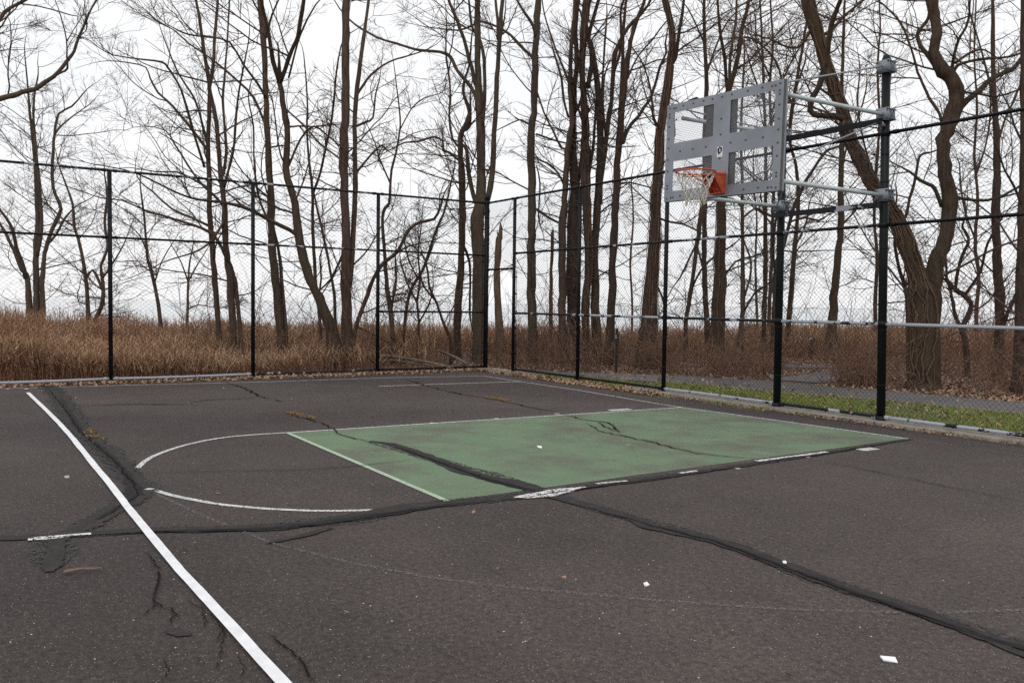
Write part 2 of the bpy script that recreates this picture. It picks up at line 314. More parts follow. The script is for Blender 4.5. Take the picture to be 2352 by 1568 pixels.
for pts,wd in(([(108,886),(140,915),(165,955),(185,985),(215,1010),(250,1040),(300,1095),(322,1122),(270,1165),(190,1213),(110,1236)],[.3,.34,.32,.3,.26,.25,.26,.25,.23,.2,.16]),
  ([(136,1232),(126,1272),(116,1300)],[.16,.30,.16]),([(0,1235),(340,1215),(620,1209),(800,1190),(950,1162),(1120,1146),(1400,1110),(1850,1047),(2090,1008)],[.15,.15,.17,.26,.22,.18,.14,.12,.07]),
  ([(850,1012),(1000,1054),(1180,1108),(1300,1146),(1450,1188),(1650,1241),(1870,1325),(2130,1410),(2380,1490)],[.1,.2,.26,.17,.17,.16,.17,.14,.12]),([(380,1446),(405,1449),(438,1457)],[.03,.075,.03])):
    ribbon(mb,gl(pts),wd,z,0,.06,wn=.16,kf=5)
mb.build('sealant_smear',M['smear'],smooth=False)['kind']='structure'
mb=MB()
for pts,wd in(([(64,1238),(90,1235),(140,1231),(209,1224)],[.05,.08,.085,.05]),([(1180,1141),(1200,1140),(1260,1132),(1320,1121),(1345,1117)],[.03,.11,.15,.10,.03]),([(1738,1058),(1800,1050),(1900,1037)],[.06,.05,.05]),([(1370,1110),(1440,1103)],.04),([(1560,1086),(1600,1080)],.04),([(335,1122),(350,1123)],.05)):
    ribbon(mb,gl(pts),wd,.009,step=.05,wn=.12)
mb.build('flaking_paint',M['speck'],smooth=False)['kind']='structure'
# open cracks
mb=MB(); z=.0105
def crk(pts,wd,jag=.012,step=.06): ribbon(mb,gl(pts),wd*(.72 if pts[0][1]>1200 else 1),z,jag,step,taper=True,wn=.25)
crk([(330,1262),(355,1290),(365,1320),(360,1345),(355,1380),(375,1392),(395,1395),(397,1415),(388,1443)],.014,.006,.025); crk([(357,1383),(345,1398),(330,1411)],.010,.005,.02); crk([(352,1383),(340,1387)],.008,.004,.02)
crk([(430,1376),(455,1393),(470,1402),(490,1415),(506,1432),(515,1460),(507,1490),(498,1545)],.009,.005,.02); crk([(463,1402),(475,1425),(470,1440)],.008,.005,.02); crk([(510,1447),(495,1470),(482,1475)],.006,.004,.02); crk([(375,1510),(385,1535),(372,1570)],.006,.004,.02)
crk([(612,1450),(650,1478),(680,1503),(700,1530),(722,1570)],.011,.005,.02); crk([(545,1500),(560,1530),(552,1560)],.006,.004,.02)
crk([(170,931),(300,927),(420,928),(470,918),(580,913),(605,910)],.03,.015,.12); crk([(520,878),(560,890),(590,905),(612,916)],.04,.02,.1)
crk([(665,950),(720,965),(760,980),(790,1000),(830,1009),(855,1016)],.022,.015,.09); crk([(330,1083),(500,1081),(700,1077),(830,1068),(900,1060),(970,1052)],.012,.01,.12)
crk([(1290,950),(1340,962),(1400,970),(1425,992)],.022,.015,.08); crk([(1345,970),(1380,990),(1440,1002),(1500,1015),(1600,1040),(1650,1045),(1780,1056)],.022,.016,.08); crk([(1370,968),(1400,985),(1430,994)],.015,.015,.07)
crk([(920,868),(980,885),(1060,905),(1130,915),(1160,922),(1250,940),(1300,952)],.025,.015,.12); crk([(1880,1055),(2050,1090),(2150,1110),(2352,1150)],.010,.012,.1)
for off,pts,wd in((0,[(110,890),(150,940),(185,990),(250,1045),(300,1100),(318,1135),(230,1190),(170,1218)],.018),(0,[(0,1241),(230,1226),(340,1220),(620,1214),(800,1196),(880,1180),(1030,1159)],.008),(0,[(900,1022),(1000,1058),(1120,1100),(1240,1130)],.012),(0,[(1300,1150),(1450,1192),(1650,1244),(1790,1297),(1950,1357),(2130,1415),(2250,1460),(2380,1493)],.009),(0,[(1040,1155),(1200,1142),(1400,1112),(1600,1086),(1850,1049),(2080,1010)],.012)):
    ribbon(mb,gl(pts),wd,z,.008,.07,taper=True,wn=.25)
mb.build('open_cracks',M['crack'],smooth=False)['kind']='structure'
# dried moss in the cracks: little mounded tufts
mb=MB()
for pts,n_ in(([(665,949),(690,954),(722,963)],110),([(1128,915),(1150,917),(1168,922)],80),([(200,985),(208,1000),(232,1020)],40),([(205,1003),(238,1008)],24),([(430,928),(450,929)],14)):
    q=np.array(gl(pts)); t=R.rand(n_)*(len(q)-1); i=np.clip(t.astype(int),0,len(q)-2); P=q[i]+(q[i+1]-q[i])*(t-i)[:,None]+R.randn(n_,2)*.035
    b=np.c_[P,np.full(n_,.012)]; d=np.c_[R.randn(n_,2)*1.1,np.ones(n_)]; L=.008+.016*R.rand(n_)
    mb.tubes(np.stack([b,b+d*L[:,None]*.5,b+d*L[:,None]],1),np.tile([.006,.005,.002],(n_,1)),3)
mb.build('dry_moss',M['tuft'])['kind']='stuff'
# kerb: a low concrete edge under the fence, and the sill at the gate
mb=MB(); mb.box((-2.2,.80,-.05),(14,1.13,.045)); k=mb.build('kerb',M['concrete'],smooth=False); k['kind']='structure'
bv=k.modifiers.new('bevel','BEVEL'); bv.width=.02; bv.segments=2
mb=MB(); mb.box((-7.15,.70,-.05),(-5.95,1.20,.035)); k=mb.build('gate_sill',M['concrete'],smooth=False); k['kind']='structure'
bv=k.modifiers.new('bevel','BEVEL'); bv.width=.015; bv.segments=2
# ------------------------------------------------------------------ fences
FY,FX=.974,-7.231; ZT,Z2,Z1,ZB=3.72,2.554,1.283,.05
def link_mesh(name,a,b,z0,z1,parent,hw=.033,hh=.0315,rw=.0023):               # woven zig-zag wires between two points on the ground
    a=np.array(a,float); b=np.array(b,float); L=np.linalg.norm(b-a); u=(b-a)/L; nrm=np.array([-u[1],u[0]])
    nw=int(L/hw); nz=int((z1-z0)/hh)+1
    i=np.arange(nw)[:,None]; j=np.arange(nz)[None,:]
    s=(i+((i+j)%2))*L/nw+.0015*R.randn(nw,nz); zz=z0+(z1-z0)*j/(nz-1)+0*i; dd=.002*np.where((i+j)%2,1,-1)+.012*np.sin(s*1.3)*np.sin(zz*1.1)
    P=np.stack([a[0]+u[0]*s+nrm[0]*dd,a[1]+u[1]*s+nrm[1]*dd,zz],-1)
    mb=MB(); mb.tubes(P,np.full((nw,nz),rw),3); o=mb.build(name,M['wire'],parent); return o
def post(parent,x,y,top,r,name='post',m='black',lean=(0,0)):
    mb=MB(); tube(mb,[(x,y,-.1),(x+lean[0]*.5,y+lean[1]*.5,top*.5),(x+lean[0],y+lean[1],top)],r,14)
    for z in(.45,.95,1.6,2.1,2.9,3.4):               # tie bands
        if z<top-.1: tube(mb,[(x+lean[0]*z/top,y,z-.008),(x+lean[0]*z/top,y,z+.008)],r+.004,12)
    return mb.build(name,M[m],parent)
def rail(parent,p,q,r=.024,m='black',sag=0.):
    mb=MB(); p=np.array(p,float); q=np.array(q,float); t=np.linspace(0,1,7)[:,None]; P=p+(q-p)*t; P[:,2]-=sag*4*(t*(1-t))[:,0]
    tube(mb,P,r,10)
    for e in(p,q): 
        d=(q-p)/np.linalg.norm(q-p)*(1 if e is p else -1); tube(mb,[e+d*.055,e+d*.12],r+.007,10)      # cup at the post
    n_=int(np.linalg.norm(q-p)/.55)
    for i_ in range(1,n_+1):                          # wire ties
        c=p+(q-p)*(i_/(n_+1.)); d=(q-p)/np.linalg.norm(q-p); tube(mb,[c-d*.006,c+d*.006],r+.004,8)
    return mb.build('rail',M[m],parent)
left=empty('chain_link_fence',(FX,-5,0),'long black chain link fence with a bare grey bottom rail, tan reeds behind it','fence')
LY=[.974,-1.659,-4.249,-6.752,-9.35,-11.95]
for i,y in enumerate(LY):
    if i==0:
        p=post(left,FX,y,3.80,.053); mb=MB(); lathe(mb,(FX,y,3.80),[(.060,0),(.060,.05),(.053,.09),(.034,.12),(.005,.14)]); mb.build('post_cap',M['blackpole'],p)
    else: post(left,FX,y,ZT-.02,.037)
lower=['black','peel','bare','bare','half']
for i in range(5):
    a,b=LY[i+1],LY[i]
    rail(left,(FX,a,ZT),(FX,b,ZT),.022,'black' if i in(0,) else 'peel'); rail(left,(FX,a,Z2),(FX,b,Z2),.020,'black' if i!=1 else 'peel'); rail(left,(FX,a,ZB+.02),(FX,b,ZB+.02),.023,lower[i],.01)
    if i==0: rail(left,(FX,a,Z1),(FX,b,Z1),.020,'black')
    link_mesh('chain_link_mesh',(FX-.035,a),(FX-.035,b),ZB+.02,ZT,left,.049,.0375,.0026)
mb=MB(); tube(mb,[(FX,-1.55,.16),(FX,.9,2.46)],.007,6); mb.build('brace_rod',M['black'],left)
# tension bar with its clips beside the corner post
def tension(parent,x,y,dx,dy,z0,z1):
    mb=MB(); tube(mb,[(x+dx*.10,y+dy*.10,z0),(x+dx*.10,y+dy*.10,z1)],.007,6)
    for z in np.arange(z0+.15,z1,.36): tube(mb,[(x,y,z),(x+dx*.125,y+dy*.125,z)],.012,6)
    mb.build('tension_bar',M['black'],parent)
tension(left,FX,.974,0,-1,.1,3.65)
right=empty('chain_link_fence',(-1.5,FY,0),'black chain link fence with a gate gap, grass and a paved path behind it','fence')
RX=[-6.088,-3.807,-1.413,.976,2.65,5.05,7.45]
for x in(-6.088,-3.807,-1.413,5.05,7.45): post(right,x,FY,ZT-.02,.036)
rail(right,(FX,FY,ZT),(-6.088,FY,ZT),.022); rail(right,(FX,FY,2.235),(-6.088,FY,2.235),.022); link_mesh('chain_link_mesh',(FX,FY+.035),(-6.088,FY+.035),2.235,ZT,right)
bm=['black','black','half','peel','half','peel']; m1=['peel','half','peel','half','bare','bare']; m2=['black','peel','peel','peel','black','black']
for i in range(6):
    a,b=RX[i],RX[i+1]
    rail(right,(a,FY,ZT),(b,FY,ZT),.0225); rail(right,(a,FY,Z2),(b,FY,Z2),.0215,m2[i]); rail(right,(a,FY,Z1),(b,FY,Z1),.0215,m1[i]); rail(right,(a,FY,ZB+.035),(b,FY,ZB+.035),.023,bm[i],-.004)
    link_mesh('chain_link_mesh',(a,FY+.035),(b,FY+.035),ZB+.03,ZT,right)
mb=MB(); tube(mb,[(-6.02,FY,2.46),(-3.85,FY,.20)],.007,6); mb.build('brace_rod',M['black'],right)
tension(right,-6.088,FY,1,0,.1,2.2); tension(right,FX,.974,1,0,2.3,3.6)
# ------------------------------------------------------------------ basketball hoop
hoop=empty('basketball_hoop',(1.8,FY,0),'basketball hoop with grey perforated steel backboard and orange rim, held out from two black poles','basketball hoop')
PX=[.976,2.655]
YB=-1.10; BX0,BZ0,BW,BH,TILT=.745,2.862,1.915,1.262,-.0235
def B(p):     # board space (x right, y depth, z up) -> world
    x,y,z=p; c,s=math.cos(TILT),math.sin(TILT); return np.array([BX0+x*c-z*s*0-z*s, YB+y, BZ0+x*s+z*c])
for x,ln in zip(PX,(-.02,-.085)):
    tp=4.60 if x>2 else 4.07
    mb=MB(); tube(mb,[(x,FY,-.15),(x+ln*.5,FY,2.3),(x+ln,FY,tp)],.054,18)
    tube(mb,[(x,FY,.0),(x,FY,.10)],.066,16)
    for z in(.5,1.2,1.75,2.25,3.1,3.45): tube(mb,[(x+ln*z/4.7,FY,z-.006),(x+ln*z/4.7,FY,z+.006)],.0570,16)
    for z in(Z1,Z2,ZT): tube(mb,[(x+ln*z/4.7,FY,z-.04),(x+ln*z/4.7,FY,z+.04)],.0585,16)
    po=mb.build('pole',M['blackpole'],hoop)
    mb=MB(); lathe(mb,(x+ln,FY,tp-.005),[(.060,0),(.060,.022),(.064,.025),(.064,.036),(.057,.042),(.054,.07),(.042,.102),(.022,.122),(.004,.13)],18); mb.build('pole_cap',M['blackpole'],po)
    for z in((2.93,3.955,4.56) if x>2 else (2.93,3.955)):
        xc=x+ln*z/4.7; mb=MB(); h_=.08
        mb.box((xc-.088,FY-.070,z-h_),(xc+.088,FY-.060,z+h_)); mb.box((xc-.088,FY+.060,z-h_),(xc+.088,FY+.070,z+h_))
        tube(mb,[(xc,FY,z-h_+.002),(xc,FY,z+h_-.002)],.0620,18)
        for sx in(-.078,.078):
            for sz in(-.058,.058): tube(mb,[(xc+sx,FY-.09,z+sz),(xc+sx,FY+.09,z+sz)],.012,6,m=1)
        br=mb.build('bracket',[M['brk'],M['bolt']],po); 
# arms
def arm(p,q,r,m='galv',name='support_arm',k=10):
    mb=MB(); p=np.array(p,float); q=np.array(q,float); tube(mb,[p,p+(q-p)*.5,q],r,k); return mb.build(name,M[m],hoop)
for x,ln in zip(PX,(-.02,-.085)):
    for z,zb in((3.955,3.935),(2.93,2.935)):
        xc=x+ln*z/4.7; arm((xc,FY-.08,z),(xc+.02,YB+.08,zb),.027)
    arm((x+ln,FY-.08,4.56 if x>2 else 3.98),(x+ln*.5,YB+.09,4.06),.011,'cable','tie_rod',6)
for z in(3.86,2.80):                                  # black channels joining the two poles
    mb=MB(); mb.box((PX[0]-.02,FY-.14,z-.035),(PX[1]-.05,FY-.09,z+.035)); mb.build('cross_beam',M['peel' if z<3 else 'black'],hoop,smooth=False)
arm((PX[1]-.07,FY-.1,3.86),(PX[0]+.02,YB+.6,2.98),.011,'cable','tie_rod',6)
arm((PX[1]-.07,FY-.1,3.86),(PX[1]-.05,FY-.06,3.80),.02,'brk','tie_rod',6)
arm((PX[0]-.02,FY-.09,2.93),(BX0+1.9,YB+.12,2.90),.008,'cable','tie_rod',6)
# board: front plate with four windows, perforated sheet, back flange
WX=[(.150,.842),(1.118,1.798)]; WZ=[(.132,.520),(.755,1.150)]
xs=[0,WX[0][0],WX[0][1],WX[1][0],WX[1][1],BW]; zs=[0,WZ[0][0],WZ[0][1],WZ[1][0],WZ[1][1],BH]
mb=MB()
def plate(y0,y1,m):
    for i in range(5):
        for j in range(5):
            if i in(1,3) and j in(1,3):
                x0,x1,z0,z1=xs[i],xs[i+1],zs[j],zs[j+1]   # reveal of the window
                c=[(x0,z0),(x1,z0),(x1,z1),(x0,z1)]
                for e in range(4):
                    p,q=c[e],c[(e+1)%4]; mb.add([B((p[0],y0,p[1])),B((q[0],y0,q[1])),B((q[0],y1,q[1])),B((p[0],y1,p[1]))],[(0,3,2,1)],m=m)
                continue
            x0,x1,z0,z1=xs[i],xs[i+1],zs[j],zs[j+1]
            mb.add([B((x0,y0,z0)),B((x1,y0,z0)),B((x1,y0,z1)),B((x0,y0,z1))],[(0,1,2,3)],m=m); mb.add([B((x0,y1,z0)),B((x1,y1,z0)),B((x1,y1,z1)),B((x0,y1,z1))],[(3,2,1,0)],m=m)
plate(0,.006,0)
mb.box((0.0005,.0065,0.0005),(.035,.075,BH-.0005),1,B); mb.box((BW-.035,.0065,.0005),(BW-.0005,.045,BH-.0005),1,B); mb.box((BW-.030,.0452,.001),(BW-.0002,.075,BH-.001),0,B)
mb.box((.036,.0065,.0005),(BW-.036,.09,.03),1,B); mb.box((.036,.0065,BH-.03),(BW-.036,.09,BH-.0005),1,B)
mb.box((.70,.016,.04),(.79,.075,BH-.04),1,B); mb.box((1.05,.016,.04),(1.165,.075,BH-.04),1,B); mb.box((.036,.0065,.60),(.69,.05,.68),1,B); mb.box((1.17,.0065,.60),(BW-.036,.05,.68),1,B)
board=mb.build('backboard',[M['steel'],M['edge']],hoop,smooth=False)
mb=MB()                                             # hexagonal lattice with round holes
p_=.0265; a6=np.arange(6)*math.pi/3+math.pi/6; rout=p_/math.sqrt(3); rin=p_*.5
for x0,x1 in WX:
    for z0,z1 in WZ:
        row=0; z=z0+.004
        while z<z1+.012:
            x=x0+(p_/2 if row%2 else 0)
            while x<x1+.013:
                o6=np.c_[x+rout*np.cos(a6),np.full(6,.011),z+rout*np.sin(a6)]; i6=np.c_[x+rin*np.cos(a6),np.full(6,.011),z+rin*np.sin(a6)]; b6=i6+np.array([0,.0015,0])
                v=np.array([B(q) for q in np.r_[o6,i6,b6]])
                mb.add(v,[(e,(e+1)%6,6+(e+1)%6,6+e) for e in range(6)]+[(6+e,6+(e+1)%6,12+(e+1)%6,12+e) for e in range(6)])
                x+=p_
            z+=p_*.866; row+=1
mb.build('perforated_panel',M['perf'],board,smooth=False)
bolts=[(x,BH-.045) for x in(.30,.48,.66,.81,.97,1.13,1.38,1.60)]+[(x,.06) for x in(.30,.48,1.38,1.60)]+[(x,.64) for x in(.27,.50,.73,1.14,1.38,1.64)]+[(.97,z) for z in(.47,.60,.76,.95)]
for x in(.05,BW-.055): bolts+=[(x,z) for z in(.04,.17,.21,.40,.55,.70,.82,.98,1.10,1.14,1.22)]
for x in(.13,.17,BW-.17,BW-.12): bolts+=[(x,BH-.055),(x,.05)]
for i,(x,z) in enumerate(bolts):
    mb=MB(); c=[B((x,0,z)),B((x,-.007,z)),B((x,-.009,z))]; tube(mb,c,[.013,.0115,.006],8); mb.build('bolt',M['bolt'],board)
# sticker
mb=MB(); SX0,SZ0,SW_,SH=.925,.485,.092,.125
def stk(x,z,y): return B((SX0+x*SW_,y,SZ0+z*SH))
mb.add([stk(0,0,-.002),stk(1,0,-.002),stk(1,1,-.002),stk(0,1,-.002)],[(0,1,2,3)])
pl=[(.08,.88),(.45,.93),(.9,.92),(.9,.55),(.72,.40),(.42,.27),(.18,.24),(.2,.40),(.08,.48)]
v=[stk(x,z,-.003) for x,z in pl]+[stk(.5,.62,-.003)]; mb.add(v,t=[((i+1)%9,i,9) for i in range(9)],m=1)
for q in([(.47,.56),(.60,.56),(.60,.80),(.47,.80)],[(.38,.74),(.469,.78),(.469,.72),(.40,.70)],[(.38,.49),(.66,.49),(.66,.54),(.38,.54)]): mb.add([stk(x,z,-.0036) for x,z in q],[(0,1,2,3)],m=0)
mb.add([stk(x,z,-.003) for x,z in((.1,.12),(.88,.14),(.88,.18),(.1,.16))],[(0,1,2,3)],m=2)
mb.build('sticker',[M['paper'],M['ink'],M['grey']],board,smooth=False)
# rim
RC=np.array([1.725,-1.50,3.105]); RR=.236
mb=MB(); a=np.linspace(0,2*np.pi,41); tube(mb,np.c_[RC[0]+RR*np.cos(a),RC[1]+RR*np.sin(a),np.full(41,RC[2])],.010,8,False)
a=np.linspace(.15,np.pi-.15,21); tube(mb,np.c_[RC[0]+(RR+.012)*np.cos(a)*1.0,RC[1]+(RR+.012)*np.sin(a),np.full(21,RC[2]-.022)],.008,6)
for k_ in range(12):
    t=2*math.pi*k_/12+.2; e=np.array([math.cos(t),math.sin(t),0]); tube(mb,[RC+e*RR+(0,0,-.004),RC+e*(RR-.006)+(0,0,-.024),RC+e*(RR+.008)+(0,0,-.028)],.0045,5)
mb.box((RC[0]-.105,YB-.008,2.87),(RC[0]+.105,YB-.0025,3.135)); 
mb.box((RC[0]-.105,YB-.19,RC[2]-.014),(RC[0]+.105,YB-.0085,RC[2]+.004))
for sx in(-.100,.094):
    x0=RC[0]+sx; v=[(x0,YB-.0088,2.88),(x0,YB-.0088,RC[2]-.015),(x0,YB-.20,RC[2]-.015),(x0,YB-.18,RC[2]-.05),(x0,YB-.05,2.88)]; v+=[(x0+.006,y,z) for _,y,z in v]
    mb.add(v,[(0,5,6,1),(1,6,7,2),(2,7,8,3),(3,8,9,4),(4,9,5,0)],t=[(0,1,2),(0,2,3),(0,3,4),(7,6,5),(8,7,5),(9,8,5)])
tube(mb,[(RC[0]-.02,RC[1]-.12,RC[2]-.012),(RC[0]-.01,YB-.02,2.90)],.008,6); tube(mb,[(RC[0]+.06,YB-.19,RC[2]-.02),(RC[0]+.05,YB-.012,2.89)],.008,6)
mb.box((RC[0]-.10,YB-.06,2.868),(RC[0]+.10,YB-.009,2.879))
rim=mb.build('rim',M['rim'],hoop,smooth=False)
for sx in(-.08,.08):
    for z in(2.91,3.09): mb=MB(); tube(mb,[(RC[0]+sx,YB-.008,z),(RC[0]+sx,YB-.016,z)],.009,6); mb.build('bolt',M['rim'],rim)
# net: twelve loops, woven diamonds
mb=MB(); rows=6; nn=12
def npt(i,j):
    t=2*math.pi*(i+.5*(j%2))/nn+.2; f=j/rows; r=RR*(1-.50*min(1,f*1.15)**.8)+.006*math.sin(i*2.3+j); z=RC[2]-.02-.36*f+.012*math.sin(i*1.7+j*2)
    return np.array([RC[0]+r*math.cos(t)+.012*f,RC[1]+r*math.sin(t),z])
for j in range(rows):
    for i in range(nn):
        for d in((0,-1) if j%2==0 else (0,1)):
            p,q=npt(i,j),npt(i+d,j+1); mid=(p+q)/2+R.randn(3)*.005; tube(mb,[p,mid,q],.0052,5,False)
for i in range(nn): p=npt(i,rows); tube(mb,[p,p+(.004*R.randn(),.004*R.randn(),-.02)],.007,5)
mb.build('net',M['net'],hoop)
# ------------------------------------------------------------------ trees
def unit(v): return v/(np.linalg.norm(v,axis=-1,keepdims=True)+1e-9)
def grow(p0,d0,L,n,wob,up,rng=R):
    N_=len(p0); P=np.empty((N_,n,3)); P[:,0]=p0; d=unit(d0); st=(L/(n-1))[:,None]
    for k in range(1,n):
        P[:,k]=P[:,k-1]+d*st; d=unit(d+wob*R.randn(N_,3)+np.array([0,0,up]))
    return P
def kids(P,rad,per,lo,hi,spread,Ls,n,wob,up,rmin,rf=.55,lmax=9.):
    N_,m,_=P.shape
    if N_==0: return np.zeros((0,n,3)),np.zeros((0,n)),np.zeros(0)
    idx=np.repeat(np.arange(N_),per); t=(lo+(hi-lo)*R.rand(len(idx)))*(m-1); k=np.clip(t.astype(int),0,m-2); f=(t-k)[:,None]
    p0=P[idx,k]*(1-f)+P[idx,k+1]*f; T=unit(P[idx,k+1]-P[idx,k])
    side=unit(np.cross(T,R.randn(len(idx),3))); a=np.radians(spread[0]+(spread[1]-spread[0])*R.rand(len(idx)))[:,None]
    d=T*np.cos(a)+side*np.sin(a)
    plen=np.linalg.norm(np.diff(P,axis=1),axis=2).sum(1)[idx]
    L=np.minimum(lmax,plen*(1.05-t/(m-1))*(Ls[0]+(Ls[1]-Ls[0])*R.rand(len(idx)))+.08)
    r0=np.maximum(rmin,(rad[idx,k])*rf)
    return grow(p0,d,L,n,wob,up),r0[:,None]*np.linspace(1,.5,n)[None,:]+0*L[:,None],L
def catmull(pts,step):
    pts=np.asarray(pts,float); e=np.r_[[2*pts[0]-pts[1]],pts,[2*pts[-1]-pts[-2]]]; out=[]
    for i in range(1,len(e)-2):
        n_=max(2,int(np.linalg.norm(e[i+1,:3]-e[i,:3])/step)); t=np.linspace(0,1,n_,endpoint=False)[:,None]
        a,b,c,d=e[i-1],e[i],e[i+1],e[i+2]
        out.append(.5*((2*b)+(-a+c)*t+(2*a-5*b+4*c-d)*t*t+(-a+3*b-3*c+d)*t**3))
    out.append(e[-2:-1]); return np.concatenate(out)
TRUNKS=[]
def tree(name,label,cat,D,stems,bark='bark',twig='twig',dens=1.,bl=1.,zmin=1.3,vine=0,group='bare trees beyond the fence',snag=False,side=True,fine=1.):
    px=[]; W3=[]
    for s in stems:
        par=None
        if s.startswith('>'): par=int(s[1:s.index(':')]); s=s[s.index(':')+1:]
        a=np.array([[float(v) for v in q.split(',')] for q in s.split()])
        ext=a[-1,1]<8 and not snag
        if par is None:
            q=ground(a[0,0],2000); d0=D
            yb=None                                    # carry the foot down to the ground
            lo,hi=a[0,1],2500.
            for _ in range(40):
                m_=(lo+hi)/2
                if at(a[0,0],m_,D)[2]>-.05: lo=m_
                else: hi=m_
            a0=a[0].copy(); a0[1]=lo; a0[2]*=1.22
            if lo-a[0,1]>10: a=np.r_[[a0],[[a[0,0],a[0,1]+(lo-a[0,1])*.5,a[0,2]*1.04]],a]
            else: a=np.r_[[a0],a]
        if ext:
            d=a[-1,:2]-a[-2,:2]; d=d/np.linalg.norm(d)
            for e_,wf in((90,.75),(180,.45),(260,.15)): a=np.r_[a,[[a[-1,0]+d[0]*90+R.randn()*9,a[-1,1]+d[1]*90,max(2.,a[-1,2]*wf)]]]
        L=np.r_[0,np.cumsum(np.linalg.norm(np.diff(a[:,:2],axis=0),axis=1))]*D/F
        if par is None: dz=.05*L*np.sin(R.rand()*6+L*.25)*(.4+R.rand())
        else:
            pp=px[par]; k=np.argmin(np.hypot(pp[:,0]-a[0,0],pp[:,1]-a[0,1])); dz=pp[k,3]+L*R.uniform(-.55,.55)+.04*L*np.sin(L)
        dep=D+dz; fine3=np.array([at(x,y,d) for (x,y),d in zip(a[:,:2],dep)]); rr=a[:,2]/2*dep/F
        if not ext and not snag:
            d3=fine3[-1]-fine3[-2]; d3=d3/np.linalg.norm(d3)
            for e_ in (1,2):
                d3=d3+R.randn(3)*.25; d3/=np.linalg.norm(d3); fine3=np.r_[fine3,[fine3[-1]+d3*.45]]; rr=np.r_[rr,max(.004,rr[-1]*.5)]
        c=catmull(np.c_[fine3,rr],.22); 
        k_=np.arange(len(c)); env=np.clip(np.minimum(k_,10)/10,0,1)[:,None]
        c[:,:3]+=env*R.randn(len(c),3)*np.minimum(.012,c[:,3:4]*.10); c[:,3]=np.maximum(.004,c[:,3])*(1+.045*R.randn(len(c)))
        W3.append(c); 
        # keep a dense pixel track so limbs can find their place of origin
        t=np.linspace(0,1,120)*(len(a)-1); i=np.clip(t.astype(int),0,len(a)-2); f=(t-i)[:,None]; tr=np.c_[a,dz]; px.append(tr[i]*(1-f)+tr[i+1]*f)
    root=empty(name,tuple(W3[0][0,:3]*np.array([1,1,0])),label,cat,group)
    TRUNKS.append((W3[0][:,:3],W3[0][:,3]))
    tm=MB()
    for c in W3:
        k=12 if c[0,3]>.09 else 8 if c[0,3]>.035 else 5
        if snag:
            n0=tm.n; tm.tubes(c[None,:,:3],c[None,:,3],10,jit=.07); tm.v[-1][-10:,2]+=np.abs(R.randn(10))*.13*np.linspace(.3,1.6,10); tm.v[-1][-20:-10,2]+=R.randn(10)*.03
            top=tm.v[-1][-10:].mean(0)-np.array([0,0,.15]); ids=np.arange(n0+(len(c)-1)*10,n0+len(c)*10); tm.add(top[None],t=None); tm.t.append(np.array([(ids[b],ids[(b+1)%10],tm.n-1) for b in range(10)])); tm.tm.append(np.zeros(10))
        else: tm.tubes(c[None,:,:3],c[None,:,3],k,cap=True,jit=.035 if k>=8 else 0)
    if snag and cat=='tree stump':
        pass
    tm.build('trunk',M[bark],root)
    if vine:
        vm=MB(); c=W3[0]; nv=vine
        for _ in range(nv):
            m_=len(c); a0=R.rand()*6.28; i0=0; i1=int(m_*R.uniform(.5,1)); ii=np.arange(i0,i1)
            ang=a0+np.cumsum(R.randn(len(ii))*.16)+ii*R.uniform(-.05,.05); rad_=c[ii,3]*R.uniform(1.0,1.12)+.008
            fd=-FW*np.array([1,1,0]); sd_=RT*np.array([1,1,0])
            P=c[ii,:3]+rad_[:,None]*(np.cos(ang)[:,None]*fd+np.sin(ang)[:,None]*sd_)
            vm.tubes(P[None],np.full((1,len(ii)),R.uniform(.006,.018)),5)
        # short rootlets and sprays
        ns=vine*22; i=R.randint(2,len(c)-2,ns); dd=unit(R.randn(ns,3)*np.array([1,1,.5])); p0=c[i,:3]+dd*c[i,3:4]
        vm.tubes(grow(p0,dd+np.array([0,0,-.2]),R.uniform(.15,.6,ns),5,.45,-.05),np.tile(np.linspace(.005,.0025,5),(ns,1)),3)
        vm.build('vine',M['vine'],root)
    if dens<=0: return root
    # limbs, branches and twigs
    cm=MB(); PP=[];
    for si,c in enumerate(W3):
        seg=np.linalg.norm(np.diff(c[:,:3],axis=0),axis=1); Lc=np.r_[0,np.cumsum(seg)]
        tot=Lc[-1]; z_=c[:,2]; dn=dens*(1.5 if c[0,3]<.05 else 1.)
        nb=R.poisson(max(0,tot*min(dn,1.25+.45*(dn-1.25))*1.28))
        if nb==0: continue
        t=R.rand(nb)**.8*tot; i=np.searchsorted(Lc,t).clip(1,len(c)-1); ok=z_[i]>zmin; i=i[ok]; nb=len(i)
        if nb==0: continue
        T=unit(c[i,:3]-c[i-1,:3]); sd_=unit(np.cross(T,R.randn(nb,3))); a_=np.radians(R.uniform(35,80,nb))[:,None]
        d=T*np.cos(a_)+sd_*np.sin(a_); d[:,2]=np.abs(d[:,2])*.7+.12*R.randn(nb)
        L=bl*R.uniform(.7,3.0,nb)*np.clip(.5+c[i,3]*10,.4,1.15)
        r0=np.clip(.0045+.0065*L,.005,np.maximum(.006,c[i,3]*.6))
        P=grow(c[i,:3],d,L,10,.115,.045); rd=r0[:,None]*np.linspace(1,.35,10)[None]
        PP.append((P,rd))
    # the stems' own tips branch too
    if PP:
        P=np.concatenate([p for p,_ in PP]); rd=np.concatenate([r for _,r in PP]); cm.tubes(P,rd,4)
        P2,r2,L2=kids(P,rd,int(7*fine),.10,1.,(25,60),(.30,.75),7,.115,.03,.0040); cm.tubes(P2,r2,3)
        P3,r3,L3=kids(P2,r2,int(3.6*fine),.08,1.,(25,65),(.28,.66),5,.13,.03,.0031,.8); cm.tubes(P3,r3,3)
        cm.build('branches',M[twig],root)
    return root
exec_order=[]
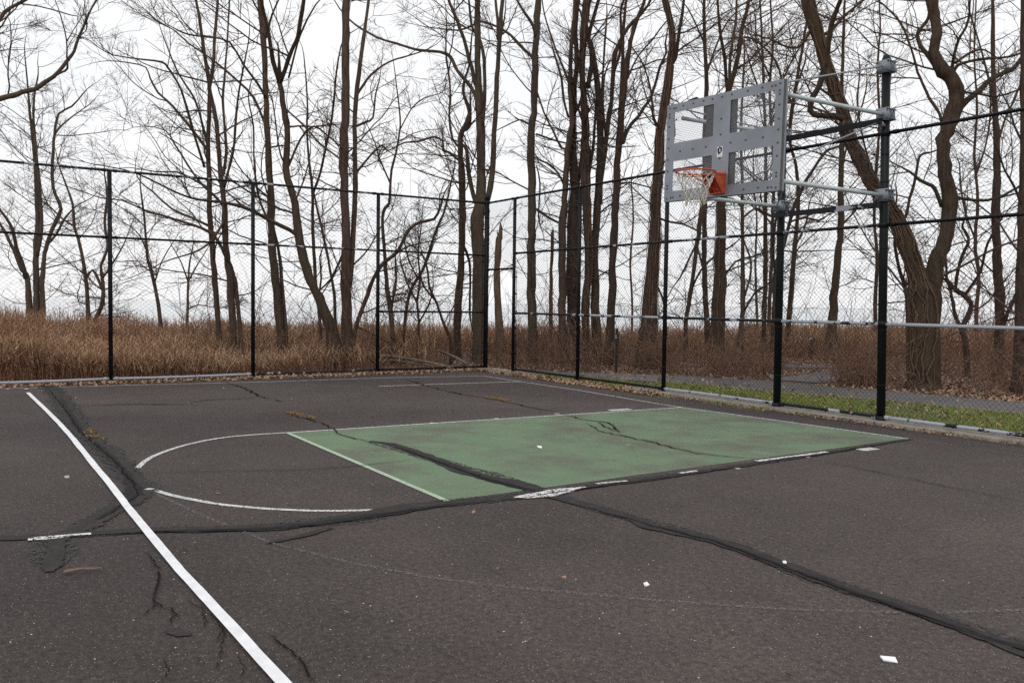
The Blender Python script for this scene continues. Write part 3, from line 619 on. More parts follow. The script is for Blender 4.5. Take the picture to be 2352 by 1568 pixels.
def T(label,D,stems,**k): return tree('bare_tree',label,'tree',D,[s for s in stems.strip().split('\n')],**k)
T("grey many-stemmed bare tree at far left, splitting low above the tall tan reeds",31,"""68,735,15 66,680,13 60,630,11 50,619,9 38,590,8 18,545,7 0,515,6 -30,470,4
>0:60,640,11 50,600,9 38,570,8 30,530,7 14,500,6 -10,470,5 -30,430,3
84,735,14 83,640,13 82,560,12 87,520,12 84,440,9 80,366,8 70,270,6 64,200,4 56,110,2
>2:84,590,10 95,525,9 92,440,7 82,340,6 77,240,5 88,170,3
98,735,13 98,640,11 105,570,9 125,515,9 140,480,8 122,430,7 121,370,7 125,310,6 135,262,5 165,245,4 200,205,2
>4:110,560,6 128,540,5 150,500,5 180,470,3 210,455,2
>4:125,310,5 140,290,4 170,265,3 205,240,2""",bark='barkg',dens=1.7,bl=.95,fine=1.2,zmin=.8)
T("pair of thin vine-tangled bare trees just left of a fence post, rising from reeds",25,"""203,743,10 200,676,9 193,610,8 180,550,7 170,520,6 167,470,6 150,420,4 135,380,3
213,743,9 233,705,9 237,650,8 231,610,7 247,570,6 240,510,6 246,450,5 240,400,3
>0:197,640,6 213,620,6 229,650,6
>0:170,520,5 140,500,4 110,470,3
>1:235,640,5 262,600,4 285,560,3 300,520,2""",dens=2.6,bl=.75,zmin=.6,fine=1.2)
T("slender S-curved bare tree standing alone in the reeds between two posts",24,"""370,773,10 366,720,9 360,680,8 353,643,8 342,605,7 337,576,6 333,520,5 328,470,4 322,420,3
>0:355,650,4 372,600,3 395,560,2
>0:337,576,4 320,540,3 300,520,2""",dens=2.8,bl=.75,zmin=.9)
T("small sapling with a rounded fan of twigs standing alone in front of open sky",26,"""430,770,7 431,700,6 433,643,5 436,600,4 444,560,2
>0:433,650,4 415,600,3 395,565,2
>0:433,645,4 455,605,3 480,565,2
>0:430,712,4 455,700,3 490,706,2""",dens=3.2,bl=.5,zmin=.5,fine=1.2)
T("tall straight brown tree, leftmost of the tall trunks, forking high up",19.5,"""504,800,15 503,766,14 497,693,13 488,576,13 482,500,12 480,400,11 477,330,10 480,270,10 480,190,10 470,130,8 458,40,7 450,0,6
>0:480,205,9 490,150,8 493,83,7 500,0,6
>0:480,350,8 462,325,7 443,300,6 410,260,6 385,232,5 363,213,5 345,180,4 335,155,3 300,145,3 250,140,2
>0:470,385,6 443,300,6 430,250,6 415,205,5 400,177,5 385,155,5 373,143,5 330,137,4 260,127,3 225,108,2 200,90,2
>0:476,330,7 455,250,5 440,215,5 410,170,4 385,110,3 370,70,2
>0:475,430,6 440,410,5 405,395,4 360,395,3 300,385,2
>0:482,520,7 440,500,6 395,480,5 350,440,4 325,420,3 310,390,2""",dens=1.25,bl=.9)
T("tall brown tree with two joined stems, long limbs sweeping left over the reeds",19.,"""537,843,19 535,760,17 533,710,16 528,650,15 523,610,15 516,540,14 515,480,13 507,400,11 502,340,10 493,255,9 483,215,8 479,180,7
556,820,12 553,776,11 547,710,10 540,650,10 530,610,9
>0:527,610,8 510,570,8 493,543,7 465,525,6 433,513,6 390,500,5 333,483,4 280,460,3 233,455,3 190,440,2 150,427,2
>0:513,400,7 520,350,7 516,290,6 512,230,6 517,160,5 523,80,4 527,0,4
>0:512,440,7 535,350,6 540,300,6 546,230,5 560,150,4 570,100,3
>0:520,480,7 490,447,6 470,430,6 445,400,5 400,330,4 380,300,3 330,290,2
>0:520,500,6 480,560,5 430,585,4 380,600,3 320,630,2""",dens=1.25,bl=.9)
T("tall trunk right of the second post, its top meeting a leaning neighbour",20,"""648,836,23 647,800,21 640,720,19 633,643,19 627,590,18 623,540,17 621,480,17 620,400,16 616,340,14 613,300,14 611,240,13 610,200,13 608,120,13 603,60,14 597,0,15
658,800,9 656,740,8 647,643,8 643,600,8 637,560,7
>0:614,230,7 590,190,6 560,150,5 527,97,5 480,86,4 433,80,4 400,65,3 367,43,2
>0:615,300,6 583,225,6 550,190,5 516,160,5 470,125,4 433,100,4 400,70,3 360,47,3 330,20,2
>0:609,90,6 625,35,5 640,0,4
>0:622,520,7 600,470,5 588,420,5 583,350,4 582,290,4 570,220,3""",dens=1.2,bl=.95)
T("big trunk leaning left from a thick base, forking into a wide V above",18.6,"""772,840,40 768,800,32 757,743,27 745,712,25 733,683,24 720,658,22 710,636,21 700,600,20 690,560,19 682,515,18 677,470,17 667,433,16 656,383,15 661,317,14 655,270,13 650,233,12 643,190,12
>0:643,193,11 627,140,11 619,90,9 612,50,8 600,0,7
>0:643,190,11 655,160,10 665,130,10 675,105,9 684,83,9 692,40,10 698,0,9
>0:688,545,8 665,528,9 633,513,9 590,490,8 555,475,8 520,467,7 480,462,6 440,455,5 400,440,5 340,410,4 287,390,3 213,377,2
>0:663,180,5 690,80,5 720,20,4 735,0,3
>0:656,250,4 700,290,5 735,330,5 775,360,5
>0:655,400,6 690,320,5 720,290,5 750,310,4 784,340,4""",bark='barkmoss',dens=1.2,bl=.95)
T("slim bare tree with a narrow fork, rising behind the leaning trunk",22,"""737,800,9 735,740,8 730,690,8 724,640,8 721,576,8 718,510,7 718,440,7 710,370,6 705,300,5 706,233,4 700,150,3
>0:720,440,7 735,400,6 748,340,6 760,283,6 768,220,5 775,150,4 790,90,3
770,760,8 768,676,7 758,620,6 750,576,6 738,520,6 726,470,5
>1:730,690,5 738,640,5 735,590,4""",dens=1.3,bl=.9)
T("tall dark trunk left of the third post with a slimmer twin hugging its side",19.5,"""797,815,29 797,760,27 795,680,25 794,600,22 794,522,20 791,440,20 790,333,20 793,250,19 794,167,19 794,80,18 794,0,18
>0:802,660,13 808,600,13 812,522,13 815,460,13 816,400,12 815,320,11 817,233,11 824,170,10 831,117,9 840,50,8 847,0,7
>1:818,220,7 835,195,6 851,173,6 880,150,5 910,136,4 964,120,3
>1:816,400,6 840,370,5 862,345,5 878,333,4 882,337,3
>1:818,290,6 840,280,6 857,270,5 862,220,4 870,190,3
>0:797,560,6 780,600,6 760,640,5 735,665,4
>0:800,800,8 840,815,6 865,838,4""",dens=1.1,bl=.9)
T("crooked sapling just right of the third post, kinked at rail height",21,"""903,800,13 900,743,12 895,700,11 890,663,11 884,593,9 880,540,8 879,500,8 884,478,8 893,468,7 896,430,6 899,390,6 910,350,5 918,300,4 919,270,4 911,200,3 905,150,2
>0:896,420,4 870,360,4 862,330,3 845,290,2
>0:918,300,3 945,250,3 975,225,3 1010,215,2
>0:898,720,7 905,670,6 910,640,6 908,590,4""",dens=2.0,bl=.8,zmin=.6)
T("arching bare tree whose stem curves over to the right beside the corner post",20.5,"""811,790,11 815,760,11 828,720,10 844,676,10 858,640,9 874,612,9 890,597,9 911,580,9 925,555,8 941,526,8 965,510,7 997,503,7 1010,480,6 1014,466,5 1022,440,3
>0:905,585,5 940,565,4 985,555,3
>0:820,750,6 850,765,5 880,780,4""",dens=2.2,bl=.8,zmin=.6)
T("slim slanting bare tree left of the corner, leaning right across its neighbours",21,"""925,800,9 927,776,8 932,720,8 941,676,8 955,645,7 971,620,7 985,580,7 997,543,6 1012,505,6 1024,476,5 1036,420,4 1045,380,3
1036,790,8 1031,770,7 1020,745,7 1011,720,6 1000,690,6 987,663,6 984,640,5 981,616,5 970,585,4
>1:1000,690,5 975,660,5 965,630,4 960,590,3
>0:960,640,4 940,600,4 930,560,3 928,520,2""",bark='barkd',dens=2.8,bl=.75,zmin=.5)
T("leaning wavy tree with kinked trunk, second left of the corner post",23,"""1050,800,19 1051,740,18 1054,676,17 1060,610,16 1061,540,15 1061,476,16 1061,400,15 1058,360,13 1057,317,12 1068,290,12 1077,270,11 1078,253,10 1068,225,8 1064,210,7 1068,180,6 1078,150,5 1082,100,4
>0:1057,340,6 1040,320,6 1032,270,5 1034,200,5 1024,120,4 1026,60,3
>0:1056,370,6 1030,350,6 1018,345,6 1017,325,6 1000,315,5 985,317,5 960,325,5 930,327,4 905,340,3
>0:1066,300,7 1079,290,6 1081,250,5 1080,215,4
>0:1063,560,6 1078,600,6 1080,660,5 1079,720,5""",dens=1.5,bl=.85)
T("big trunk directly behind the corner post, splitting into several upright stems",22.,"""1102,800,36 1101,740,33 1100,676,32 1101,610,31 1097,560,30 1096,500,30 1104,470,26 1105,420,22 1104,333,20 1102,260,19 1099,200,16 1097,100,14 1097,0,13
>0:1104,480,10 1092,465,9 1083,430,10 1077,400,10 1074,370,9 1071,343,8
>0:1112,485,13 1122,450,14 1130,405,13 1134,330,12 1137,267,12 1141,200,11 1144,133,10 1150,60,10 1155,0,9
>2:1144,90,9 1143,45,7 1138,0,6
>0:1101,250,9 1090,215,9 1074,190,9 1051,163,8 1040,140,8 1031,128,8 1011,120,7 980,117,7 951,113,6 910,100,6 867,87,5 830,66,5 804,47,4 780,20,3
>0:1097,200,10 1089,185,10 1084,155,9 1077,133,9 1066,90,8 1057,67,8 1047,40,8 1037,17,7 1031,0,7
>0:1107,300,9 1113,230,8 1112,140,8 1106,105,7 1098,85,6 1083,60,6 1077,0,5
>2:1142,130,5 1154,67,5""",bark='barkg',dens=.9,bl=.9)
T("tall clean trunk right of the gate post, alone with open sky both sides",22.5,"""1224,815,24 1224,790,23 1222,700,21 1221,610,20 1221,522,19 1221,460,18 1221,400,18 1219,340,18 1220,300,17 1226,260,15 1227,200,16 1229,140,15 1231,100,15 1234,40,14 1237,0,14
>0:1223,290,5 1205,280,5 1192,275,4 1160,290,3 1140,300,2
>0:1227,143,7 1221,130,7 1205,115,7 1190,100,7 1174,83,6 1160,72,6 1130,57,5 1104,50,5 1080,62,5 1051,70,4 1010,66,3 984,63,2
>0:1232,95,8 1225,60,7 1205,30,6 1187,0,5
>0:1231,308,5 1260,318,5 1304,330,4
>0:1232,480,6 1260,500,6 1290,515,5
>0:1232,380,3 1240,420,4 1237,500,4""",bark='barkg',dens=.75,bl=.9)
T("leftmost stem of the dense trunk cluster, bulging near the top rail",22,"""1291,815,20 1291,740,18 1291,676,18 1291,610,18 1291,540,17 1292,500,17 1297,470,15 1298,440,14 1300,400,14 1304,350,14 1309,310,14 1314,283,13 1311,230,11 1310,167,10 1313,100,9 1318,40,8 1320,0,7
>0:1297,430,5 1283,400,5 1265,380,5 1245,370,4
>0:1306,340,7 1290,340,6 1270,300,5 1250,260,4 1235,215,4 1225,180,3
>0:1309,200,6 1295,160,5 1275,110,5 1255,50,4 1245,0,3
>0:1306,270,6 1295,230,6 1290,180,6 1275,130,5""",dens=1.3,bl=.85)
T("thickest trunk of the dense cluster, straight and crossed by the second rail",22.6,"""1317,815,31 1317,793,30 1317,700,28 1316,610,28 1317,522,27 1318,470,25 1320,433,22 1318,380,18 1317,333,16 1316,270,14 1319,200,12 1325,150,10 1322,90,9 1328,0,8
>0:1321,440,9 1330,395,8 1338,340,8 1341,300,8 1336,240,7
>0:1320,260,7 1333,235,7 1337,200,6 1325,120,5""",bark='barkd',dens=1.1,bl=.85,vine=4)
T("vine-hung trunk in the middle of the dense cluster, thick all the way up",22,"""1346,815,20 1345,776,18 1345,700,17 1349,640,16 1351,580,17 1350,510,20 1347,450,21 1344,400,22 1344,330,20 1344,267,17 1341,220,14 1337,167,14 1339,110,16 1341,67,18 1346,20,18 1349,0,17
>0:1350,200,12 1359,150,11 1358,110,11 1350,85,10 1347,60,8
>0:1352,400,8 1362,340,7 1365,300,6 1368,250,5
>0:1345,300,6 1328,250,5 1318,215,4 1312,180,3""",bark='barkd',dens=1.4,bl=.9,vine=6)
T("slightly curved trunk right of the dense cluster's centre, its fork rising right",22.4,"""1370,815,25 1369,776,23 1368,700,18 1367,620,15 1367,576,15 1370,520,15 1374,467,15 1378,400,15 1381,333,15 1378,270,13 1374,200,12 1367,150,11 1357,100,11 1352,86,9 1362,50,7 1376,0,6
>0:1377,470,12 1380,420,11 1386,370,11 1391,333,11 1397,280,11 1404,233,10 1408,180,10 1411,133,11 1420,105,10 1440,65,9 1467,40,8 1482,20,7 1494,0,6
>1:1408,170,7 1422,130,6 1427,80,6 1425,30,5 1433,0,5
>0:1377,280,6 1384,180,5 1389,100,5 1393,50,4
>1:1392,320,6 1385,250,6 1386,200,5""",dens=1.2,bl=.9,vine=3)
T("dark trunk at the cluster's right edge, forking to a long right limb",21.8,"""1398,815,24 1401,776,21 1404,700,19 1407,610,18 1410,540,17 1414,476,17 1416,440,16 1417,400,16 1424,300,16 1428,250,15 1434,200,14 1438,165,13 1445,110,11 1451,83,10 1463,45,9 1475,17,8 1480,0,7
>0:1431,330,8 1436,310,9 1450,285,8 1467,267,8 1480,245,7 1494,227,7 1506,190,6 1517,150,6 1530,123,5 1528,100,4
>0:1423,260,9 1427,217,9 1430,150,8 1431,83,8 1434,40,7 1438,0,6
>0:1437,190,5 1465,130,4 1500,90,4 1530,50,3
>0:1420,422,5 1450,420,4 1490,430,3""",bark='barkd',dens=1.3,bl=.9)
T("shaggy vine-covered trunk just left of the backboard, flared at its foot",20.5,"""1486,832,58 1487,800,46 1490,740,36 1495,660,31 1501,576,28 1505,520,25 1507,476,24 1510,420,23 1514,350,22 1517,300,21 1524,250,19 1531,200,18 1539,150,16 1544,117,15 1544,80,13 1541,50,13 1534,20,13 1527,0,13
>0:1541,150,9 1551,133,9 1556,100,8 1561,67,7 1567,30,7 1571,0,6
>0:1509,290,5 1500,270,5 1497,220,5 1485,170,4 1470,135,4
>0:1510,500,6 1540,510,5 1570,515,5 1600,530,3
>0:1500,640,5 1520,680,5 1528,720,4""",bark='barkd',dens=1.6,bl=.8,vine=10,zmin=.8)
T("thin tree leaning right to meet its neighbour, right of the third gap post",23,"""1575,775,10 1575,743,10 1581,700,10 1588,660,10 1595,610,9 1601,560,10 1607,520,11 1612,476,11 1614,440,9
>0:1590,660,5 1610,620,5 1640,590,5 1680,565,4
>0:1603,550,5 1580,600,5 1560,640,4 1545,660,3
>0:1600,560,4 1620,640,5 1625,700,5""",dens=2.4,bl=.75,zmin=.6)
T("straight slim tree showing through the backboard's left windows",25,"""1626,800,14 1625,750,13 1620,690,12 1618,643,12 1618,560,12 1618,500,11 1618,400,10 1618,333,10 1620,260,10 1623,183,10 1620,130,9 1618,67,8 1618,0,7
>0:1620,240,5 1600,225,5 1570,240,4
>0:1620,180,5 1640,120,5 1665,60,4 1690,30,3
>0:1618,100,4 1600,60,4 1580,20,3""",bark='barkd',dens=1.7,bl=.9)
T("broad straight trunk standing under the middle of the backboard",21.5,"""1647,830,36 1648,800,33 1650,740,31 1652,676,29 1654,600,26 1656,540,23 1658,476,21 1661,400,18 1665,310,15 1672,230,13 1677,200,11 1688,165,10 1698,120,8 1706,65,7 1716,25,7 1722,0,6
>0:1674,225,10 1668,180,8 1665,133,8 1655,83,7 1650,30,6 1648,0,5
>0:1677,200,8 1676,150,7 1682,100,6 1690,50,6 1692,0,5
>0:1690,160,6 1720,140,5 1745,115,5 1775,90,4 1800,60,3
>0:1660,640,5 1690,600,4 1725,590,4""",bark='barkmoss',dens=1.8,bl=.95,vine=4)
T("thin tree with a low bent twin, right of the broad trunk under the backboard",20,"""1703,840,10 1701,793,11 1703,740,11 1706,690,11 1706,643,10 1706,560,8 1705,476,8 1704,400,7 1702,300,6 1706,200,5 1710,120,4
1685,830,8 1692,790,8 1700,760,8 1708,720,7
>0:1707,690,6 1722,640,5 1725,600,5 1715,570,4
>0:1706,720,6 1735,670,5 1760,655,4 1790,625,3
>0:1707,500,5 1735,478,5 1750,485,4
>0:1705,480,5 1690,460,4 1670,456,4""",dens=2.6,bl=.85,zmin=.5)
T("straight narrow trunk a little left of the short black pole",25,"""1755,800,12 1755,776,11 1756,700,11 1758,643,11 1758,560,10 1758,476,9 1759,400,8 1758,300,7 1754,200,6 1750,100,5 1745,0,4
>0:1758,340,4 1780,260,4 1800,200,3
>0:1756,240,4 1730,170,4 1715,120,3""",bark='barkd',dens=2.2,bl=1.)
T("trunk half hidden by the short black pole, bending right above it",24,"""1775,810,14 1775,793,13 1779,710,12 1783,610,12 1790,590,10 1801,560,9 1810,525,8 1818,496,8 1825,470,8 1835,450,8 1848,420,8 1861,400,7 1882,368,6 1901,345,6 1930,335,5 1960,310,3
>0:1812,510,5 1850,500,5 1880,507,5 1900,495,3
>0:1782,640,6 1776,560,6 1790,450,5 1800,350,5 1805,260,4""",bark='barkd',dens=2.0,bl=.95)
T("dark slim tree just right of the short pole, leaning right then upright",26,"""1803,800,14 1808,770,13 1815,700,12 1821,626,12 1826,560,10 1831,510,9 1833,440,8 1828,380,7 1815,330,7 1816,270,8 1822,230,8 1832,170,7 1845,100,6 1853,50,5 1860,0,4
>0:1824,570,5 1845,530,5 1856,495,4 1858,470,3
>0:1821,240,6 1800,200,5 1790,160,5 1775,130,5 1750,105,4 1720,86,4 1690,88,3
>0:1816,290,5 1830,200,5 1850,140,4""",bark='barkd',dens=2.4,bl=.95)
T("mid-sized trunk between the two black poles, flaring into brambles",24.5,"""1907,820,29 1908,793,26 1913,730,20 1918,660,17 1924,590,16 1931,526,14 1932,476,14 1931,420,13 1933,360,12 1935,300,9 1934,200,8 1936,133,7 1938,60,6 1940,0,5
>0:1930,520,6 1950,500,5 1975,470,5 1990,450,3
>0:1935,380,5 1950,320,4 1975,260,4 1990,200,3
>0:1934,250,5 1915,180,4 1900,130,3
>0:1918,760,6 1930,800,6 1942,838,4""",bark='barkmoss',dens=2.0,bl=1.)
T("massive forked tree right of the tall pole, one arm zigzagging left across it",16.2,"""2118,870,62 2118,840,58 2119,800,57 2120,750,60 2119,700,65 2116,665,66 2108,632,46 2098,603,40 2086,575,38 2076,548,38 2063,515,36 2050,490,36 2036,470,35 2012,433,33 1998,412,32 1986,390,32 1976,365,31 1964,345,31 1953,325,30 1945,300,28 1938,275,27 1930,245,26 1921,217,26 1911,190,25 1899,160,24 1890,125,25 1881,95,26 1872,65,27 1861,35,28 1855,0,28
2142,870,34 2143,800,33 2143,740,33 2143,690,35 2145,640,37 2150,610,37 2160,580,34 2168,560,32 2176,520,32 2181,476,33 2178,440,32 2171,400,31 2166,360,30 2168,320,31 2178,290,35 2190,262,36 2195,235,34 2195,205,33 2186,180,33 2168,163,32 2153,146,28 2146,120,25 2149,90,23 2150,60,22 2147,30,21 2144,0,21
>0:1950,290,14 1938,275,15 1915,266,14 1890,266,13 1872,264,13 1862,253,13 1863,232,14 1872,215,14 1880,200,13 1890,170,14 1898,140,13 1901,117,13 1906,80,12 1913,45,11 1920,27,11 1931,0,10
>1:2163,280,8 2158,262,7 2148,245,7 2135,227,7 2120,195,6 2108,167,6 2098,130,5 2088,100,5 2075,65,5 2058,40,4 2035,17,4 2015,0,3
>1:2196,255,18 2206,245,17 2221,230,15 2236,218,14 2251,207,13 2265,192,12 2278,180,12 2300,170,11 2318,163,11 2331,155,10 2343,140,10 2354,122,9 2375,90,7
>1:2160,155,13 2148,150,12 2130,125,11 2115,107,10 2107,82,9 2115,65,8 2128,50,8 2135,30,7 2128,0,6
>1:2186,170,8 2188,147,8 2193,120,7 2201,93,7 2213,72,6 2221,57,6 2226,28,5 2228,0,5
>1:2190,165,8 2200,150,8 2225,142,7 2251,137,7 2275,134,6 2301,133,6 2330,128,5 2360,118,4
>1:2195,145,7 2215,130,6 2235,118,6 2262,115,4
>1:2163,475,9 2150,440,9 2141,427,9 2120,418,8 2105,407,7 2090,395,5
>1:2172,445,8 2200,455,8 2240,460,7 2268,460,7 2305,448,6 2352,423,5
>1:2183,210,6 2240,215,5 2290,222,5 2330,210,4 2360,200,3
>0:1948,300,8 1940,245,8 1925,215,8 1905,218,6
>0:1880,85,9 1910,70,8 1935,40,7 1960,20,6 1985,0,5
>0:1870,50,8 1850,90,6 1830,110,6 1800,105,5 1770,90,4""",bark='barkmoss',dens=1.5,bl=1.0,vine=16,zmin=1.0)
T("thin dark sapling just left of the massive forked tree's base",17,"""2092,870,10 2088,840,10 2086,780,10 2085,720,10 2084,690,10 2076,650,9 2066,620,8 2060,590,7 2055,560,7 2062,530,6 2081,495,7 2090,455,7 2100,420,7 2106,385,6 2112,360,6 2124,352,5 2138,350,4
>0:2060,590,5 2052,520,4 2060,450,4""",bark='barkd',dens=2.6,bl=.8,zmin=.5)
T("crooked elbow-shaped sapling right of the massive forked tree",19,"""2222,850,14 2221,826,14 2216,785,13 2212,752,12 2222,728,12 2231,703,11 2224,688,12 2211,676,12 2200,668,11 2191,663,10 2180,648,8 2174,638,7
>0:2195,666,8 2197,640,8 2203,610,7 2208,593,7 2218,570,7 2225,550,6 2216,530,6 2210,518,5 2220,490,3
>0:2214,680,7 2232,655,7 2251,626,7 2260,590,6 2268,560,6 2290,520,4 2310,490,3
>0:2211,770,9 2204,745,8 2195,726,8 2189,700,7 2185,676,7 2177,650,5""",bark='barkd',dens=2.6,bl=.85,zmin=.5)
T("straight trunk near the right edge with a slim side stem low down",20,"""2296,830,24 2295,803,22 2295,740,21 2295,676,21 2292,610,19 2288,543,18 2286,476,18 2288,440,17 2291,400,16 2290,340,14 2288,300,13 2284,230,11 2281,167,10 2281,100,9 2281,33,8 2280,0,7
>0:2302,760,10 2308,735,10 2320,705,10 2335,676,9 2345,640,8 2352,600,7 2358,540,5
>0:2291,330,6 2310,270,5 2330,230,5 2345,190,4
>0:2285,250,5 2270,180,5 2255,120,4 2240,70,4 2225,20,3""",bark='barkd',dens=2.9,bl=.95,zmin=.6,fine=1.2)
T("dark trunk cut by the right edge of the view, twiggy all the way up",15.5,"""2342,890,38 2343,850,32 2345,760,28 2346,676,25 2348,560,22 2350,476,20 2351,380,17 2351,250,14 2350,100,12 2350,0,10
>0:2350,480,7 2330,430,6 2310,395,5 2300,370,4
>0:2350,330,6 2330,290,5 2315,240,4""",bark='barkd',dens=2.7,bl=.8,zmin=.6,fine=1.2)
T("dark tree standing out of view, its long limb reaching in at top left",17.5,"""-170,860,60 -165,700,52 -160,500,44 -150,360,36 -130,200,28 -120,60,20 -110,-60,12
>0:-150,330,22 -110,270,17 -60,243,13 0,227,12 30,220,12 50,213,11 80,204,11 100,191,10 123,177,9 143,155,8 160,133,8 170,118,7 180,87,6 190,65,5 200,43,5 210,20,4 222,0,4
>0:-135,180,18 -90,110,13 -40,70,10 0,43,9 10,28,8 22,20,8 40,10,7 60,0,6 90,-15,4
>1:128,172,5 142,166,5 155,158,5 154,130,4 153,93,3 143,50,3 133,17,2
>3:154,95,3 168,70,2 190,35,2 195,0,2
>1:182,85,3 186,90,3 187,70,2
>2:40,8,3 90,15,3 140,28,3 180,38,2""",bark='barkg',twig='twigd',dens=.55,bl=.9,zmin=2.5,side=False)
# fainter trees further back
T("faint far sapling in the open gap left of the short black pole",34,"""1740,780,6 1738,700,6 1735,600,5 1738,500,4 1730,400,3 1735,300,2""",dens=2.5,bl=1.2,zmin=1.)
T("faint far trees' slim stem seen between cluster and shaggy vine tree",33,"""1450,790,6 1452,700,5 1448,600,5 1455,500,4 1450,420,3""",dens=1.2,bl=.8,zmin=1.)
T("slim upright far tree high behind the tall black pole",30,"""2012,790,10 2010,700,9 2015,600,8 2008,500,7 2012,400,7 2020,280,6 2016,160,5 2022,60,4 2020,0,3
>0:2012,420,5 1985,330,4 1970,240,4 1975,160,3
>0:2016,300,4 2040,220,4 2050,150,3""",bark='barkd',dens=2.4,bl=1.3,zmin=1.2)
T("slim far tree rising between backboard top and zigzag limb",32,"""1765,780,9 1768,690,9 1772,600,8 1775,500,8 1778,400,7 1772,300,7 1768,200,6 1775,100,5 1770,0,4
>0:1772,260,5 1800,180,4 1830,120,4
>0:1770,180,4 1740,110,4 1735,40,3""",bark='barkd',dens=2.2,bl=1.4,zmin=1.5)
T("thin far tree with many upright shoots behind the right end of the fence",28,"""2245,800,10 2242,720,9 2248,640,8 2240,560,8 2246,460,7 2238,360,6 2244,250,5 2238,130,4 2242,0,3
>0:2242,400,5 2265,330,4 2275,250,4 2270,170,3
>0:2244,560,5 2215,480,4 2205,400,4""",bark='barkd',dens=2.4,bl=1.2,zmin=1.)
T("low bushy sapling left of the crooked one, full of upright twigs",22.5,"""960,800,7 962,740,6 958,690,6 965,640,5 960,580,4 968,520,3
>0:962,740,4 985,700,4 995,660,3
>0:960,700,4 935,650,4 920,600,3
>0:963,640,3 985,590,3 1000,550,2""",bark='barkd',dens=3.2,bl=.75,zmin=.5)
for lab,D,st in(("tall broken snag with a jagged top, framed in the gate opening",21,"1149,850,20 1148,800,19 1147,740,18 1143,690,16 1141,640,15 1144,590,15 1146,550,14 1148,540,14"),
  ("slim broken snag left of the trunk cluster, thinner than the gate one",24.5,"1264,815,10 1265,760,10 1265,700,9 1266,640,8 1268,580,8 1269,535,8")):
    tree('broken_snag',lab,'dead tree',D,[st],bark='snag',dens=0,snag=True,group='broken snags beyond the fence')
tree('tree_stump','low rotten stump in brambles between the gate post and the next post','stump',21.5,["1312,830,15 1311,812,13 1310,796,12"],bark='snag',dens=0,snag=True,group=None)
# fallen limbs lying behind the fence
for lab,D,st in(("long pale fallen limb on the brambles behind the left fence's end bay",18.75,"874,817,8 905,819,7 934,823,7 975,830,6 1024,840,4"),
   ("short pale broken limb slanting down toward the corner post",19.1,"1006,804,5 1022,811,6 1045,820,7 1071,834,6"),
   ("thin pale fallen branch under the long one, nearly touching the rail",18.6,"897,826,4 940,833,4 1000,840,3 1040,845,2")):
    a=np.array([[float(v) for v in q.split(',')] for q in st.split()]); P=np.array([at(x,y,D+.5*math.sin(i)) for i,(x,y,_) in enumerate(a)]); c=catmull(np.c_[P,a[:,2]/2*D/F],.12); mb=MB()
    mb.tubes(c[None,:,:3],c[None,:,3]*(1+.08*R.randn(len(c)))[None],8,cap=True)
    i=R.randint(2,len(c)-1,5); mb.tubes(grow(c[i,:3],R.randn(5,3)*[1,1,.3],R.uniform(.2,.6,5),5,.2,.0),np.tile(np.linspace(.009,.004,5),(5,1)),4)
    tag(mb.build('fallen_limb',M['limb']),lab,'fallen branch','fallen limbs behind the fence')
# ------------------------------------------------------------------ undergrowth
def wedge(n,x0,x1,d0,d1,pw=1.):
    x=R.uniform(x0,x1,n); D=d0+(d1-d0)*R.rand(n)**pw
    P=CAM+D[:,None]*(FW*np.array([1,1,0])+((x-W/2)/F)[:,None]*(RT*np.array([1,1,0]))); P[:,2]=-.03; return P,x,D
fx=np.array([p[0] for p in FAR]); fyy=np.array([p[1] for p in FAR])
spc=catmull(np.c_[spur,np.zeros((len(spur),2))],.3)[:,:2]
def outside(P,margin=.0,pathside=True):
    ok=np.where(P[:,1]<1.4,P[:,0]<FX-.16-margin,(P[:,0]<-7.0)|(P[:,1]>np.interp(P[:,0],fx,fyy)+.08+margin))
    dmin=np.min(np.hypot(P[:,None,0]-spc[None,:,0],P[:,None,1]-spc[None,:,1]),1); return ok&(dmin>.72)
def strips(mb,P,d,L,w0,n=4,wob=.08,up=0.,m=0):
    Q=grow(P,d,L,n,wob,up); a=R.rand(len(P))*6.28; s=np.c_[np.cos(a),np.sin(a),np.zeros(len(P))]
    ww=np.linspace(1,.45,n)
    v=np.stack([Q+s[:,None]*(w0[:,None]*ww)[...,None],Q-s[:,None]*(w0[:,None]*ww)[...,None]],2).reshape(-1,3)
    i=np.arange(len(P))[:,None]*2*n+np.arange(n-1)[None]*2
    mb.add(v,np.stack([i,i+1,i+3,i+2],-1).reshape(-1,4),m=m); return Q
def clump0(P): return np.clip(.5+.3*np.sin(P[:,0]*1.3+P[:,1]*.8)+.3*np.sin(P[:,1]*2.1+1.3*np.sin(P[:,0]*.7)),0,1)
# tan reeds: thick on the left, a band far off on the right
mb=MB()
P,x,D=wedge(52000,-350,1000,15.5,30,1.7); k=outside(P,.05); k&=(R.rand(len(P))<np.clip(1.25-(x-250)/560.,.10,1)); P,x,D=P[k],x[k],D[k]
h=(.72+.5*clump0(P))*(1.02-np.clip((x-80)/520,0,1)*.32)*R.uniform(.45,1.1,len(P))*np.clip(.62+(D-15)*.05,.6,1.1)
d=np.c_[R.randn(len(P),2)*.13,np.ones(len(P))]
Q=strips(mb,P,d,h,R.uniform(.0035,.008,len(P)),5,.07)
j=R.rand(len(P))<.55; p0=Q[j,2+R.randint(0,2)]; strips(mb,p0,np.c_[R.randn(j.sum(),2)*.7,np.ones(j.sum())],R.uniform(.12,.35,j.sum()),R.uniform(.003,.006,j.sum()),3,.2,-.15,1)
j=R.rand(len(P))<.5; p0=Q[j,-2]; strips(mb,p0,np.c_[R.randn(j.sum(),2)*.5,np.ones(j.sum())],R.uniform(.1,.28,j.sum()),R.uniform(.006,.014,j.sum()),3,.15,-.1,1)
